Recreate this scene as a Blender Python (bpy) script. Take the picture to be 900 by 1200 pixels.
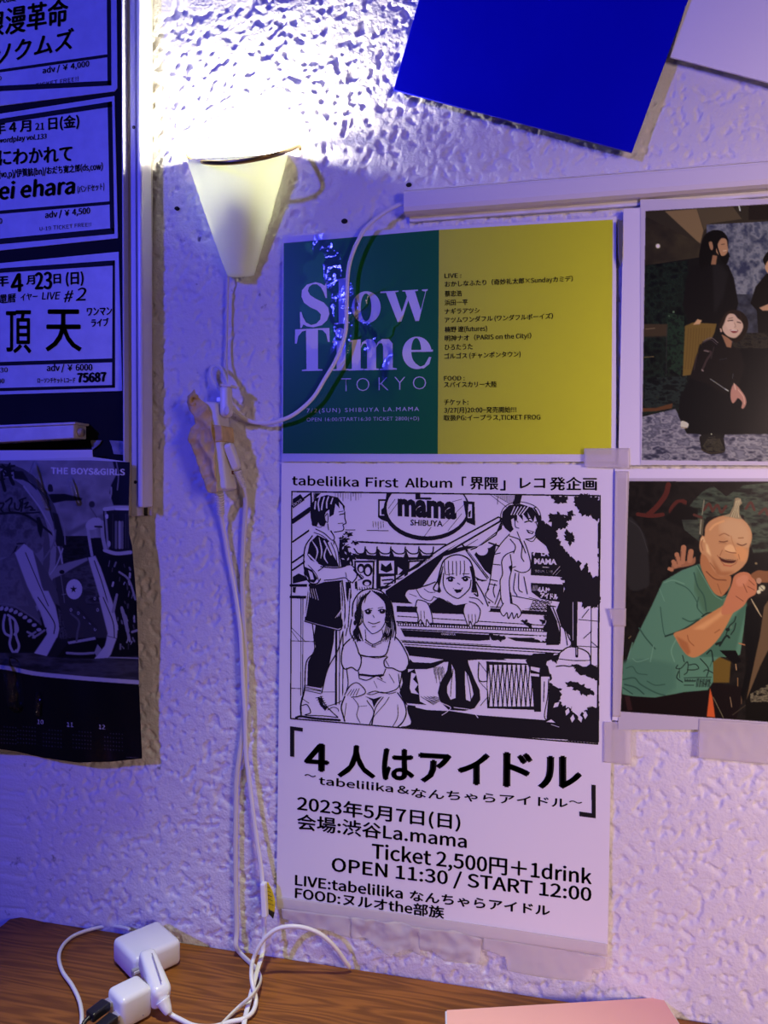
import bpy, bmesh, math, random
import numpy as np
from mathutils import Vector, Matrix
random.seed(7)
for o in list(bpy.data.objects): bpy.data.objects.remove(o)
COL = bpy.context.scene.collection
SC = bpy.context.scene

# ------------------------------------------------------------------ camera
# world: wall in the plane y = 0, the room on its -y side, z up, counter top near z = 0.75
Z0 = 1.232
YAW, PITCH, ROLL = math.radians(-12.834), math.radians(-1.667), math.radians(0.331)
CP = np.array([0.25106, -0.6705, -0.02269 + Z0]); F = 893.16
def cam_axes():
    cy, sy, cp, sp = math.cos(YAW), math.sin(YAW), math.cos(PITCH), math.sin(PITCH)
    fw = np.array([sy*cp, cy*cp, sp]); rt = np.array([cy, -sy, 0]); up = np.cross(rt, fw)
    cr, sr = math.cos(ROLL), math.sin(ROLL)
    return cr*rt + sr*up, -sr*rt + cr*up, fw
RT, UP, FW = cam_axes()
cam = bpy.data.objects.new('camera', bpy.data.cameras.new('camera')); COL.objects.link(cam)
cam.matrix_world = Matrix(((RT[0], UP[0], -FW[0], CP[0]), (RT[1], UP[1], -FW[1], CP[1]), (RT[2], UP[2], -FW[2], CP[2]), (0, 0, 0, 1)))
cam.data.sensor_fit = 'HORIZONTAL'; cam.data.sensor_width = 36; cam.data.lens = F/900*36
cam.data.clip_start = 0.01
SC.camera = cam

# ------------------------------------------------------------------ light, exposure
SC.view_settings.view_transform = 'Standard'; SC.view_settings.look = 'None'
SC.view_settings.gamma = 1; SC.view_settings.use_curve_mapping = False; SC.view_settings.exposure = 0
wd = bpy.data.worlds.new('dark_club'); SC.world = wd; wd.use_nodes = True
wd.node_tree.nodes['Background'].inputs[0].default_value = (.30, .24, .55, 1)
wd.node_tree.nodes['Background'].inputs[1].default_value = .035
def area(name, loc, target, size, power, color):
    l = bpy.data.lights.new(name, 'AREA'); l.shape = 'DISK'; l.size = size; l.energy = power; l.color = color
    o = bpy.data.objects.new(name, l); COL.objects.link(o); o.location = loc
    o.rotation_euler = (Vector(target) - Vector(loc)).to_track_quat('-Z', 'Y').to_euler(); return o
# blue stage light, up and to the left; warm pinkish lamp of the room, low and to the right
area('blue_stage_light', (-.85, -1.55, 1.85), (0.15, 0, 1.1), .06, 20.5, (.058, .062, 1.0))
dl_ = bpy.data.lights.new('ceiling_downlight', 'SPOT'); dl_.energy = 96; dl_.color = (.98, 1.0, .80); dl_.spot_size = math.radians(31); dl_.spot_blend = .9; dl_.shadow_soft_size = .04
do_ = bpy.data.objects.new('ceiling_downlight', dl_); COL.objects.link(do_); do_.location = (.07, -.40, 2.50); do_.rotation_euler = (Vector((.07, -.33, .75)) - Vector((.07, -.40, 2.50))).to_track_quat('-Z', 'Y').to_euler()
sl_ = bpy.data.lights.new('warm_room_lamp', 'SPOT'); sl_.energy = 63; sl_.color = (1.0, .70, .62); sl_.spot_size = math.radians(84); sl_.spot_blend = 1.0; sl_.shadow_soft_size = .22
so_ = bpy.data.objects.new('warm_room_lamp', sl_); COL.objects.link(so_); so_.location = (1.05, -1.0, 1.30); so_.rotation_euler = (Vector((.78, 0, 1.05)) - Vector((1.05, -1.0, 1.30))).to_track_quat('-Z', 'Y').to_euler()

# ------------------------------------------------------------------ measuring helpers
def ray(px, py):
    return FW + RT*((px-450)/F) - UP*((py-600)/F)
def W(px, py, d=0.0):                       # the point at distance d in front of the wall plane
    r = ray(px, py); t = (-d - CP[1])/r[1]; p = CP + r*t; return Vector(p)
def H(px, py, z):                           # the point on a level plane
    r = ray(px, py); t = (z - CP[2])/r[2]; return Vector(CP + r*t)
def WA(P, d=0.0):                           # the same for an (n,2) array
    P = np.asarray(P, float)
    r = FW[None] + RT[None]*((P[:, :1]-450)/F) - UP[None]*((P[:, 1:2]-600)/F)
    t = (-np.asarray(d) - CP[1])/r[:, 1]; return CP[None] + r*t[:, None]
CZ = W(450, 1139).z                         # counter top height

# ------------------------------------------------------------------ material helpers
def lin(c):
    return tuple(((v/255)/12.92 if v/255 <= .04045 else ((v/255+.055)/1.055)**2.4) for v in c)
def mat(name, col, rough=.6, metal=0., spec=.5, vary=0., scale=40, bump=0., bscale=200, coat=0., trans=0., sub=None, alpha=1.):
    m = bpy.data.materials.new(name); m.use_nodes = True; n = m.node_tree.nodes; L = m.node_tree.links
    b = n['Principled BSDF']; c = col if max(col) <= 1 else lin(col)
    b.inputs['Base Color'].default_value = (*c, 1); b.inputs['Roughness'].default_value = rough
    b.inputs['Metallic'].default_value = metal; b.inputs['Specular IOR Level'].default_value = spec
    b.inputs['Coat Weight'].default_value = coat; b.inputs['Coat Roughness'].default_value = .12
    b.inputs['Transmission Weight'].default_value = trans; b.inputs['Alpha'].default_value = alpha
    tc = n.new('ShaderNodeTexCoord')
    if vary:
        t = n.new('ShaderNodeTexNoise'); t.inputs['Scale'].default_value = scale; t.inputs['Detail'].default_value = 5
        L.new(tc.outputs['Object'], t.inputs['Vector'])
        r = n.new('ShaderNodeMapRange'); r.inputs[1].default_value = .3; r.inputs[2].default_value = .7
        r.inputs[3].default_value = 1-vary; r.inputs[4].default_value = 1+vary*.4; L.new(t.outputs[0], r.inputs[0])
        mx = n.new('ShaderNodeMix'); mx.data_type = 'RGBA'; mx.blend_type = 'MULTIPLY'; mx.inputs[0].default_value = 1
        mx.inputs[6].default_value = (*c, 1); L.new(r.outputs[0], mx.inputs[7]); L.new(mx.outputs[2], b.inputs['Base Color'])
    if bump:
        t = n.new('ShaderNodeTexNoise'); t.inputs['Scale'].default_value = bscale; t.inputs['Detail'].default_value = 4
        L.new(tc.outputs['Object'], t.inputs['Vector'])
        bp = n.new('ShaderNodeBump'); bp.inputs['Strength'].default_value = bump; bp.inputs['Distance'].default_value = .002
        L.new(t.outputs[0], bp.inputs['Height']); L.new(bp.outputs[0], b.inputs['Normal'])
    return m
def attr_mat(name, rough=.35, coat=0., bump=0., bscale=30, spec=.5):
    m = mat(name, (.5, .5, .5), rough=rough, coat=coat, bump=bump, bscale=bscale, spec=spec)
    n = m.node_tree.nodes; a = n.new('ShaderNodeVertexColor'); a.layer_name = 'print'
    m.node_tree.links.new(a.outputs[0], n['Principled BSDF'].inputs['Base Color']); return m

# ------------------------------------------------------------------ object helpers
def link(name, me, m=None, parent=None, smooth=False):
    o = bpy.data.objects.new(name, me); COL.objects.link(o)
    if m: me.materials.append(m)
    if parent: o.parent = parent; o.matrix_parent_inverse = parent.matrix_world.inverted()
    if smooth:
        me.polygons.foreach_set('use_smooth', [True]*len(me.polygons))
    return o
def mesh(name, V, Fc, m=None, parent=None, smooth=False):
    me = bpy.data.meshes.new(name); me.from_pydata([tuple(v) for v in V], [], Fc); me.update()
    return link(name, me, m, parent, smooth)
def bmobj(name, bm, m=None, parent=None, smooth=False):
    me = bpy.data.meshes.new(name); bmesh.ops.recalc_face_normals(bm, faces=bm.faces); bm.to_mesh(me); bm.free()
    return link(name, me, m, parent, smooth)
def thing(name, label, cat, loc, group=None):
    o = bpy.data.objects.new(name, None); COL.objects.link(o); o.location = loc; o.empty_display_size = .02
    bpy.context.view_layer.update(); o['label'] = label; o['category'] = cat
    if group: o['group'] = group
    return o
def tag(o, label=None, cat=None, group=None, kind=None):
    if label: o['label'] = label
    if cat: o['category'] = cat
    if group: o['group'] = group
    if kind: o['kind'] = kind
    return o
def slab(name, pts, thick, m, parent=None, bevel=0., seg=2, d=(0, 1, 0), smooth=False):
    """polygon pts (front outline) given thickness along d, optionally bevelled"""
    bm = bmesh.new(); D = Vector(d)*thick
    a = [bm.verts.new(Vector(p)) for p in pts]; b = [bm.verts.new(Vector(p)+D) for p in pts]; n = len(a)
    bm.faces.new(a); bm.faces.new(b[::-1])
    for i in range(n): bm.faces.new((a[i], b[i], b[(i+1) % n], a[(i+1) % n]))
    if bevel: bmesh.ops.bevel(bm, geom=bm.edges[:], offset=bevel, segments=seg, affect='EDGES', profile=.5)
    return bmobj(name, bm, m, parent, smooth)
def spline(P, n=8):
    P = [Vector(p) for p in P]; Q = [P[0]*2-P[1]] + P + [P[-1]*2-P[-2]]; out = []
    for i in range(1, len(Q)-2):
        a, b, c, d = Q[i-1:i+3]
        for k in range(n):
            t = k/n
            out.append(.5*((2*b)+(c-a)*t+(2*a-5*b+4*c-d)*t*t+(3*b-a-3*c+d)*t**3))
    return out + [P[-1]]
def sweep(name, P, sec, m, parent=None, ref=(0, 1, 0), n=8, scale=None, smooth=True):
    """sweep a closed cross-section sec [(side, out)] along a curve"""
    C_ = spline(P, n) if n else [Vector(p) for p in P]; V = []; K = len(sec); prev = None; ref = Vector(ref)
    for i, p in enumerate(C_):
        t = (C_[min(i+1, len(C_)-1)]-C_[max(i-1, 0)]).normalized()
        s = t.cross(ref if prev is None else prev[1])
        if s.length < 1e-3: s = t.cross(Vector((1, 0, .01)))
        s.normalize(); u = s.cross(t).normalized(); prev = (s, u)
        f = scale(i/(len(C_)-1)) if scale else 1
        V += [p + s*a*f + u*b*f for a, b in sec]
    Fc = [(i*K+j, i*K+(j+1) % K, (i+1)*K+(j+1) % K, (i+1)*K+j) for i in range(len(C_)-1) for j in range(K)]
    Fc += [tuple(range(K))[::-1], tuple(range((len(C_)-1)*K, len(C_)*K))]
    return mesh(name, V, Fc, m, parent, smooth)
def circ(r, k=12, ry=None): return [(r*math.cos(2*math.pi*i/k), (ry or r)*math.sin(2*math.pi*i/k)) for i in range(k)]
def twin(r):                                  # cross-section of a flat two-core cord
    out = []
    for i in range(20):
        a = 2*math.pi*i/20; x = math.cos(a); out.append((x*r*1.75, math.sin(a)*r*(.86 if abs(x) < .25 else 1.0)))
    return out

# ------------------------------------------------------------------ stucco wall
def vnoise(x, z, s, seed):
    rs = np.random.RandomState(seed); G = rs.rand(256, 256)
    u, v = x/s, z/s; iu, iv = np.floor(u).astype(int), np.floor(v).astype(int); fu, fv = u-iu, v-iv
    fu, fv = fu*fu*(3-2*fu), fv*fv*(3-2*fv); g = lambda a, b: G[a & 255, b & 255]
    return (g(iu, iv)*(1-fu)+g(iu+1, iv)*fu)*(1-fv)+(g(iu, iv+1)*(1-fu)+g(iu+1, iv+1)*fu)*fv
def stucco():
    def axis(a, b, lo, hi, s, c):
        return np.concatenate([np.arange(a, lo, c), np.arange(lo, hi, s), np.arange(hi, b+c, c)])
    X = axis(-1.5, 1.5, -.28, .46, .00135, .02); Z = axis(.15, 2.5, .72, 1.66, .00135, .02)
    x, z = np.meshgrid(X, Z); w = vnoise(x+3, z+5, .02, 9)*.012
    rot = lambda t: (x*math.cos(t)-z*math.sin(t)+6, x*math.sin(t)+z*math.cos(t)+6)
    p, q = rot(.6); a = vnoise(p+w, q, .0050, 1); p, q = rot(1.1); b = vnoise(p, q+w, .0032, 2); p, q = rot(.25); c = vnoise(p, q, .012, 3); e = vnoise(x+1, z+6, .09, 4)
    p, q = rot(2.0); f = vnoise(p+w, q-w, .0040, 11)
    pit = np.clip((.42-a)/.12, 0, 1)*np.clip((.64-f)/.15, 0, 1)
    h = c*.0006 + b*.0004 + f*.0004 - pit*.0016 + e*.0020 + a*.0003
    y = -(h - h.mean())
    V = np.stack([x, y, z], -1).reshape(-1, 3); nx, nz = len(X), len(Z)
    i = np.arange(nx*nz).reshape(nz, nx); Q = np.stack([i[:-1, :-1], i[:-1, 1:], i[1:, 1:], i[1:, :-1]], -1).reshape(-1, 4)
    return npmesh(V, Q)
def npmesh(V, Q, name='mesh'):
    me = bpy.data.meshes.new(name); nq = len(Q); k = Q.shape[1]
    me.vertices.add(len(V)); me.vertices.foreach_set('co', np.ascontiguousarray(V, np.float32).ravel())
    me.loops.add(nq*k); me.loops.foreach_set('vertex_index', np.ascontiguousarray(Q, np.int32).ravel())
    me.polygons.add(nq); me.polygons.foreach_set('loop_start', np.arange(nq, dtype=np.int32)*k)
    me.update(calc_edges=True); return me
mw = mat('white_stucco', (.74, .73, .74), rough=.85, spec=.25, bump=.45, bscale=420)
n_ = mw.node_tree.nodes; L_ = mw.node_tree.links
tc = n_.new('ShaderNodeTexCoord'); t1 = n_.new('ShaderNodeTexNoise'); t1.inputs['Scale'].default_value = 75; t1.inputs['Detail'].default_value = 6
t2 = n_.new('ShaderNodeTexNoise'); t2.inputs['Scale'].default_value = 5
for t in (t1, t2): L_.new(tc.outputs['Object'], t.inputs['Vector'])
ad = n_.new('ShaderNodeMath'); ad.operation = 'MULTIPLY_ADD'; ad.inputs[1].default_value = .35; L_.new(t2.outputs[0], ad.inputs[0]); L_.new(t1.outputs[0], ad.inputs[2])
rp = n_.new('ShaderNodeValToRGB'); rp.color_ramp.elements[0].position = .86; rp.color_ramp.elements[0].color = (.74, .73, .74, 1)
rp.color_ramp.elements[1].position = .95; rp.color_ramp.elements[1].color = (.25, .23, .22, 1)
L_.new(ad.outputs[0], rp.inputs[0]); L_.new(rp.outputs[0], n_['Principled BSDF'].inputs['Base Color'])
me = stucco(); wall = link('wall_back', me, mw, smooth=True); wall['kind'] = 'structure'

# ------------------------------------------------------------------ wooden counter
def wood(name, c1, c2):
    m = mat(name, c1, rough=.5, spec=.3); n = m.node_tree.nodes; L = m.node_tree.links
    tc = n.new('ShaderNodeTexCoord'); mp = n.new('ShaderNodeMapping'); mp.inputs['Scale'].default_value = (1, 9, 9)
    L.new(tc.outputs['Object'], mp.inputs[0])
    nz = n.new('ShaderNodeTexNoise'); nz.inputs['Scale'].default_value = 3.2; nz.inputs['Detail'].default_value = 2.5; L.new(mp.outputs[0], nz.inputs['Vector'])
    vo = n.new('ShaderNodeTexVoronoi'); vo.inputs['Scale'].default_value = 9; L.new(tc.outputs['Object'], vo.inputs['Vector'])
    kn = n.new('ShaderNodeMapRange'); kn.inputs[1].default_value = 0; kn.inputs[2].default_value = .16; kn.inputs[3].default_value = 1; kn.inputs[4].default_value = 0
    L.new(vo.outputs['Distance'], kn.inputs[0])
    ml = n.new('ShaderNodeMath'); ml.operation = 'MULTIPLY_ADD'; ml.inputs[1].default_value = .9; L.new(kn.outputs[0], ml.inputs[0]); L.new(nz.outputs[0], ml.inputs[2])
    mu = n.new('ShaderNodeMath'); mu.operation = 'MULTIPLY'; mu.inputs[1].default_value = 90; L.new(ml.outputs[0], mu.inputs[0])
    si = n.new('ShaderNodeMath'); si.operation = 'SINE'; L.new(mu.outputs[0], si.inputs[0])
    fine = n.new('ShaderNodeTexNoise'); fine.inputs['Scale'].default_value = 60; fine.inputs['Detail'].default_value = 6
    mp2 = n.new('ShaderNodeMapping'); mp2.inputs['Scale'].default_value = (.25, 6, 6); L.new(tc.outputs['Object'], mp2.inputs[0]); L.new(mp2.outputs[0], fine.inputs['Vector'])
    s2 = n.new('ShaderNodeMath'); s2.operation = 'MULTIPLY_ADD'; s2.inputs[1].default_value = .22; L.new(si.outputs[0], s2.inputs[0]); L.new(fine.outputs[0], s2.inputs[2])
    cr = n.new('ShaderNodeValToRGB'); cr.color_ramp.elements[0].position = .25; cr.color_ramp.elements[0].color = (*lin(c2), 1)
    cr.color_ramp.elements[1].position = .75; cr.color_ramp.elements[1].color = (*lin(c1), 1); L.new(s2.outputs[0], cr.inputs[0])
    dk = n.new('ShaderNodeMix'); dk.data_type = 'RGBA'; kn2 = n.new('ShaderNodeMath'); kn2.operation = 'POWER'; kn2.inputs[1].default_value = 2.2; L.new(kn.outputs[0], kn2.inputs[0])
    L.new(kn2.outputs[0], dk.inputs[0]); L.new(cr.outputs[0], dk.inputs[6]); dk.inputs[7].default_value = (*lin((45, 28, 20)), 1)
    L.new(dk.outputs[2], n['Principled BSDF'].inputs['Base Color'])
    bp = n.new('ShaderNodeBump'); bp.inputs['Strength'].default_value = .15; bp.inputs['Distance'].default_value = .001; L.new(s2.outputs[0], bp.inputs['Height']); L.new(bp.outputs[0], n['Principled BSDF'].inputs['Normal'])
    return m
m_wood = wood('stained_pine', (150, 92, 38), (112, 66, 26))
xl = W(45, 1072).x; e1 = H(28, 1073, CZ); e2 = H(0, 1089, CZ)
ct = [(xl+.004, -.004, CZ), (e1.x, e1.y, CZ), (e1.x-.012, e1.y-.008, CZ), (e2.x, e2.y, CZ), (e2.x-.035, e2.y-.05, CZ), (e2.x-.04, -.42, CZ), (1.1, -.42, CZ), (1.1, -.004, CZ)]
ctr = slab('wooden_counter', ct, .035, m_wood, bevel=.0025, seg=2, d=(0, 0, -1))
tag(ctr, 'brown stained pine counter running along the foot of the wall', 'counter')

# ------------------------------------------------------------------ notice board with its aluminium frame
m_black = mat('black_board', (.006, .006, .007), rough=.7, spec=.2, vary=.3)
m_alu = mat('anodised_aluminium', (.62, .62, .66), rough=.42, spec=.6)
m_alu2 = mat('tan_shade_tone', (.50, .46, .42), rough=.5)  # aluminium with the lip's shadow put in as tan; tube end reuses it
m_white = mat('white_plastic', (.80, .80, .80), rough=.32, spec=.5)
m_rubber = mat('black_rubber', (.015, .014, .015), rough=.7)
m_cream = mat('cream_painted_batten', (.55, .50, .40), rough=.6, vary=.3)
m_red = mat('red_wire', (.35, .04, .03), rough=.5)
zt, zb = W(150, -60).z, W(160, 604).z
def strip(name, pxa, pxb, da, db, m, parent, bevel=.0008, z0=None, z1=None, dy=300):
    x0, x1 = W(pxa, dy, da).x, W(pxb, dy, da).x; z0 = zb if z0 is None else z0; z1 = zt if z1 is None else z1
    return slab(name, [(x0, -da, z1), (x1, -da, z1), (x1, -da, z0), (x0, -da, z0)], da-db, m, parent, bevel, 2)
xb0 = W(-150, 300).x
board = thing('notice_board', 'black notice board at the left with a tall aluminium edge profile', 'notice board', (W(60, 300).x, 0, zb))
x1 = W(146, 300, .014).x
slab('backing_panel', [(xb0, -.0125, zt), (x1, -.0125, zt), (x1, -.0125, zb), (xb0, -.0125, zb)], .0105, m_black, board, .0006, 1)
strip('inner_lip', 143, 145.4, .024, .003, m_alu, board)
strip('shaded_profile', 145.6, 152.6, .017, .003, m_alu2, board)
strip('face_profile', 152.8, 159.6, .017, .003, m_alu, board)
strip('glazing_bead', 160, 166.6, .022, .003, m_white, board, bevel=.002, z0=W(166, 594).z)
strip('rubber_seal', 167.4, 171.2, .006, .0025, m_rubber, board)
for py in (149, 565):
    c = W(156.5 if py < 500 else 158.5, py, .0175); sweep('screw', [c, c+Vector((0, .001, 0))], circ(.0016, 10), m_rubber, board, n=0)
bt = slab('wall_batten', [W(171.5, -60, .006), W(176.5, -60, .006), (W(176.5, 300, .006).x, -.006, zb), (W(171.5, 300, .006).x, -.006, zb)], .0035, m_cream, None, .0008, 2)
tag(bt, 'thin cream batten on the wall against the right side of the notice board', 'batten')
rw = sweep('red_wire', [W(171.5, 150, .0075), W(172.6, 175, .0078), W(172.8, 205, .0078), W(172.2, 236, .0075)], circ(.0007, 8), m_red)
tag(rw, 'short red wire beside the notice board edge, above the sconce tip height', 'wire')

# small light bar across the lower part of the board
m_chan = mat('white_enamel', (.78, .78, .80), rough=.35, vary=.12, scale=60)
lb = thing('light_bar', 'short white channel light bar under the lowest schedule card', 'light', W(87, 506, .02))
slab('channel', [W(-140, 508, .034), W(86.5, 497, .034), W(86.5, 513.5, .034), W(-140, 526, .034)], .020, m_chan, lb, .0012, 2)
a, b = W(85, 505.5, .026), W(97, 507, .026)
sweep('tube_end', [a, a.lerp(b, .5), b], circ(.0042, 14), m_alu2, lb, n=0)
slab('top_lip', [W(-140, 504, .036), W(88, 494.5, .036), W(88, 497, .036), W(-140, 507, .036)], .022, m_chan, lb, .0004, 1)
m_silver = mat('silver_tape', (.30, .29, .33), rough=.5, vary=.5, scale=150, bump=.6, bscale=150)
for pts, lb_ in (([(106, 516), (119, 516), (116, 521), (111, 525), (108, 527)], 'torn grey tape scrap under the right end of the light bar'),
                 ([(128, 516), (144.5, 517), (145, 533), (133, 532), (131, 523)], 'torn grey tape scrap beside the board edge above the calendar corner')):
    t = slab('tape_scrap', [W(x, y, .0145) for x, y in pts], .0012, m_silver); tag(t, lb_, 'tape', 'grey tape scraps on the black board')

# ------------------------------------------------------------------ wall sconce
m_shade = bpy.data.materials.new('frosted_glass'); m_shade.use_nodes = True
n = m_shade.node_tree.nodes; L = m_shade.node_tree.links; n.clear()
out = n.new('ShaderNodeOutputMaterial'); tl = n.new('ShaderNodeBsdfTranslucent'); tl.inputs[0].default_value = (.74, .78, .66, 1)
df = n.new('ShaderNodeBsdfDiffuse'); df.inputs[0].default_value = (.82, .82, .78, 1); gl = n.new('ShaderNodeBsdfGlossy'); gl.inputs['Roughness'].default_value = .22
mx = n.new('ShaderNodeMixShader'); mx.inputs[0].default_value = .84; L.new(tl.outputs[0], mx.inputs[1]); L.new(df.outputs[0], mx.inputs[2])
m2 = n.new('ShaderNodeMixShader'); m2.inputs[0].default_value = .06; L.new(mx.outputs[0], m2.inputs[1]); L.new(gl.outputs[0], m2.inputs[2]); L.new(m2.outputs[0], out.inputs[0])
m_brass = mat('brass', (.42, .30, .12), rough=.3, metal=1.)
sc = thing('wall_sconce', 'frosted glass wall sconce with a brass rim, lit and glowing upward', 'lamp', W(283, 325, .0))
def shade():
    # half-cone of glass: open at the top, its rim dipping to the front, both edges on the wall
    rows = []; N = 28; M = 26
    for j in range(M+1):
        t = j/M; y = 186 + (324-186)*t
        xl_ = 227.5 + (268-227.5)*t**1.0; xr = 337 - (337-297)*t**1.05; dep = .036*(1-t)**.8 + .014
        row = []
        for i in range(N+1):
            a = math.pi*i/N; c = -math.cos(a); s = math.sin(a)
            sx = math.copysign(abs(c)**.9, c); px = (xl_+xr)/2 + (xr-xl_)/2*sx
            base = W(px, y + (1-t)*(-3.5*sx), .001)
            row.append(Vector((base.x, .002 - dep*s**.8, base.z)))
        rows.append(row)
    return rows
# the front face is placed by sight line, so lower the rim front: shift z by depth * slope
def persp_fix(p, k=.40): return Vector((p.x, p.y, p.z - (-p.y-.003)*k))
rows = [[persp_fix(p) for p in r] for r in shade()]
V = [p for r in rows for p in r]; K = len(rows[0])
Fc = [(j*K+i, (j+1)*K+i, (j+1)*K+i+1, j*K+i+1) for j in range(len(rows)-1) for i in range(K-1)]
nb = len(V); V.append(sum(rows[-1], Vector())/K); Fc += [((len(rows)-1)*K+i, nb, (len(rows)-1)*K+(i+1) % K) for i in range(K)]
sh = mesh('glass_shade', V, Fc, m_shade, sc, True)
so = sh.modifiers.new('s', 'SOLIDIFY'); so.thickness = .0022
rim = [W(221, 176, .003), W(219.5, 182, .014)] + [W(x, y, d) for x, y, d in ((225, 187, .024), (240, 190.3, .046), (262, 191, .0565), (285, 189, .0575), (305, 185.3, .055), (325, 180.5, .046), (341, 175, .024), (350, 171, .008), (352, 174, .003))]
sweep('brass_rim', rim, circ(.0017, 10, .0022), m_brass, sc)
# wall plate, socket and bulb
m_socket = mat('cream_socket', (.75, .72, .62), rough=.45)
c = W(283, 250, .003); slab('wall_plate', [c+Vector((.014*math.cos(a), 0, .022*math.sin(a))) for a in np.linspace(0, 2*math.pi, 20, endpoint=False)], .003, m_socket, sc, .0006, 1, d=(0, -1, 0))
def lathe(name, prof, c, m, parent, K=20, axis=None):
    V = []; Fc = []
    for r, z in prof: V += [Vector((c[0]+r*math.cos(2*math.pi*k/K), c[1]+r*math.sin(2*math.pi*k/K), c[2]+z)) for k in range(K)]
    for j in range(len(prof)-1):
        for k in range(K): Fc.append((j*K+k, j*K+(k+1) % K, (j+1)*K+(k+1) % K, (j+1)*K+k))
    Fc += [tuple(range(K))[::-1], tuple(range((len(prof)-1)*K, len(prof)*K))]
    return mesh(name, V, Fc, m, parent, True)
bc = W(280, 228, .022); bc = (bc.x, -.022, bc.z)
lathe('socket', [(.007, -.022), (.0085, -.018), (.0100, -.004), (.009, 0)], bc, m_socket, sc)
m_bulb = bpy.data.materials.new('glowing_bulb'); m_bulb.use_nodes = True; n = m_bulb.node_tree.nodes; n.clear()
em = n.new('ShaderNodeEmission'); em.inputs[0].default_value = (1, .93, .72, 1); em.inputs[1].default_value = BULB = 1050
out = n.new('ShaderNodeOutputMaterial'); m_bulb.node_tree.links.new(em.outputs[0], out.inputs[0])
lathe('bulb', [(.008, 0), (.009, .005), (.0115, .014), (.0130, .023), (.0125, .032), (.0105, .039), (.005, .0435), (.001, .0445)], bc, m_bulb, sc)
m_cord = mat('ivory_cord', (.70, .68, .60), rough=.42)
m_cordw = mat('white_cord', (.78, .77, .74), rough=.35)
lc = sweep('lamp_cord', [W(281, 262, .008), W(279, 290, .008), W(268.5, 318, .009), W(267.2, 330, .006), W(266.2, 370, .0055), W(265.2, 415, .006), W(265.8, 440, .011), W(266, 451, .016)], circ(.0011, 10), m_cord)
tag(lc, 'thin ivory lamp cord hanging from the tip of the sconce', 'cord')

# ------------------------------------------------------------------ white cable duct
dt = thing('cable_duct', 'long white plastic cable duct fixed along the wall above the posters', 'cable duct', W(475, 238, .0))
p0, p1 = W(474, 236.5, .012), W(1030, 193, .012)
ax = (p1-p0).normalized(); upv = Vector((-ax.z, 0, ax.x)) if ax.x > 0 else Vector((ax.z, 0, -ax.x))
def duct(name, hw_t, hw_b, d0, d1, m, r, parent, ends=(p0, p1)):
    sec = [(-hw_b, d0), (-hw_b, d1-r), (-hw_b+r*.3, d1-r*.3), (-hw_b+r, d1), (hw_t-r, d1), (hw_t-r*.3, d1-r*.3), (hw_t, d1-r), (hw_t, d0)]
    V = []
    for e in ends:
        for s, d in sec: q = Vector((e.x, 0, e.z)) + upv*s; V.append((q.x, -d, q.z))
    k = len(sec); Fc = [(i, (i+1) % k, k+(i+1) % k, k+i) for i in range(k)] + [tuple(range(k)), tuple(range(k, 2*k))[::-1]]
    o = mesh(name, V, Fc, m, parent); return o
duct('duct_cover', .0108, .0108, .004, .016, m_white, .005, dt)
duct('duct_base', .0122, .0150, .001, .0042, m_chan, .0008, dt, (p0+ax*.003, p1))
duct('cover_seam', .0082, -.0078, .0155, .01625, m_chan, .0001, dt, (p0+ax*.0005, p1))

# ------------------------------------------------------------------ cord from the duct, hanging plug
def path(L_): return [W(x, y, d) for x, y, d in L_]
hc = sweep('hanging_cord', path([(478, 237, .010), (465, 241, .012), (449, 250, .013), (433.6, 262, .014), (424, 274, .0145), (413.5, 296, .015), (407.8, 320, .015), (406, 361, .015), (404.6, 390, .015), (395, 419, .015), (380, 445, .015), (366, 467, .015), (344, 486, .014), (322, 494.5, .012), (307, 496, .011), (293, 493.5, .011), (281, 486, .012), (271, 474, .013), (261, 464, .014), (252, 453, .012), (246.5, 441, .009), (247.5, 431.5, .008), (254, 428.5, .009), (260, 434, .013), (264, 444, .018), (266, 452, .021)]), twin(.00105), m_cordw, n=6)
tag(hc, 'ivory two-core cord looping from the cable duct across the green poster', 'cord')
def capsule(name, a, b, wa, wb, th, m, parent, bev=0, side=None):
    """rounded plug body between points a and b: a soft box section whose two ends close in"""
    ax_ = (b-a).normalized(); A = a-ax_*wa*.35; B_ = b+ax_*wb*.30; ts = sorted([.004, .012, .03, .06, .10, .15] + [1-v for v in (.004, .012, .03, .06, .10, .15)] + [.25, .4, .55, .7]); ts = [0]+ts+[1]
    sec = []
    for k in range(28):
        q = 2*math.pi*k/28; c, s_ = math.cos(q), math.sin(q); sec.append((math.copysign(abs(c)**.45, c)*wa/2, math.copysign(abs(s_)**.45, s_)*th/2))
    def f(i, e=.15):
        t = ts[min(int(round(i*(len(ts)-1))), len(ts)-1)]; d = min(t, 1-t); k = math.sqrt(max(0, 1-(1-min(d/e, 1))**2)) if d < e else 1
        return max(.12, k)*(1+(wb/wa-1)*t)
    return sweep(name, [A.lerp(B_, t) for t in ts], sec, m, parent, ref=(0, 1, 0) if side is None else (0, 0, 1), n=0, scale=f)
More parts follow.
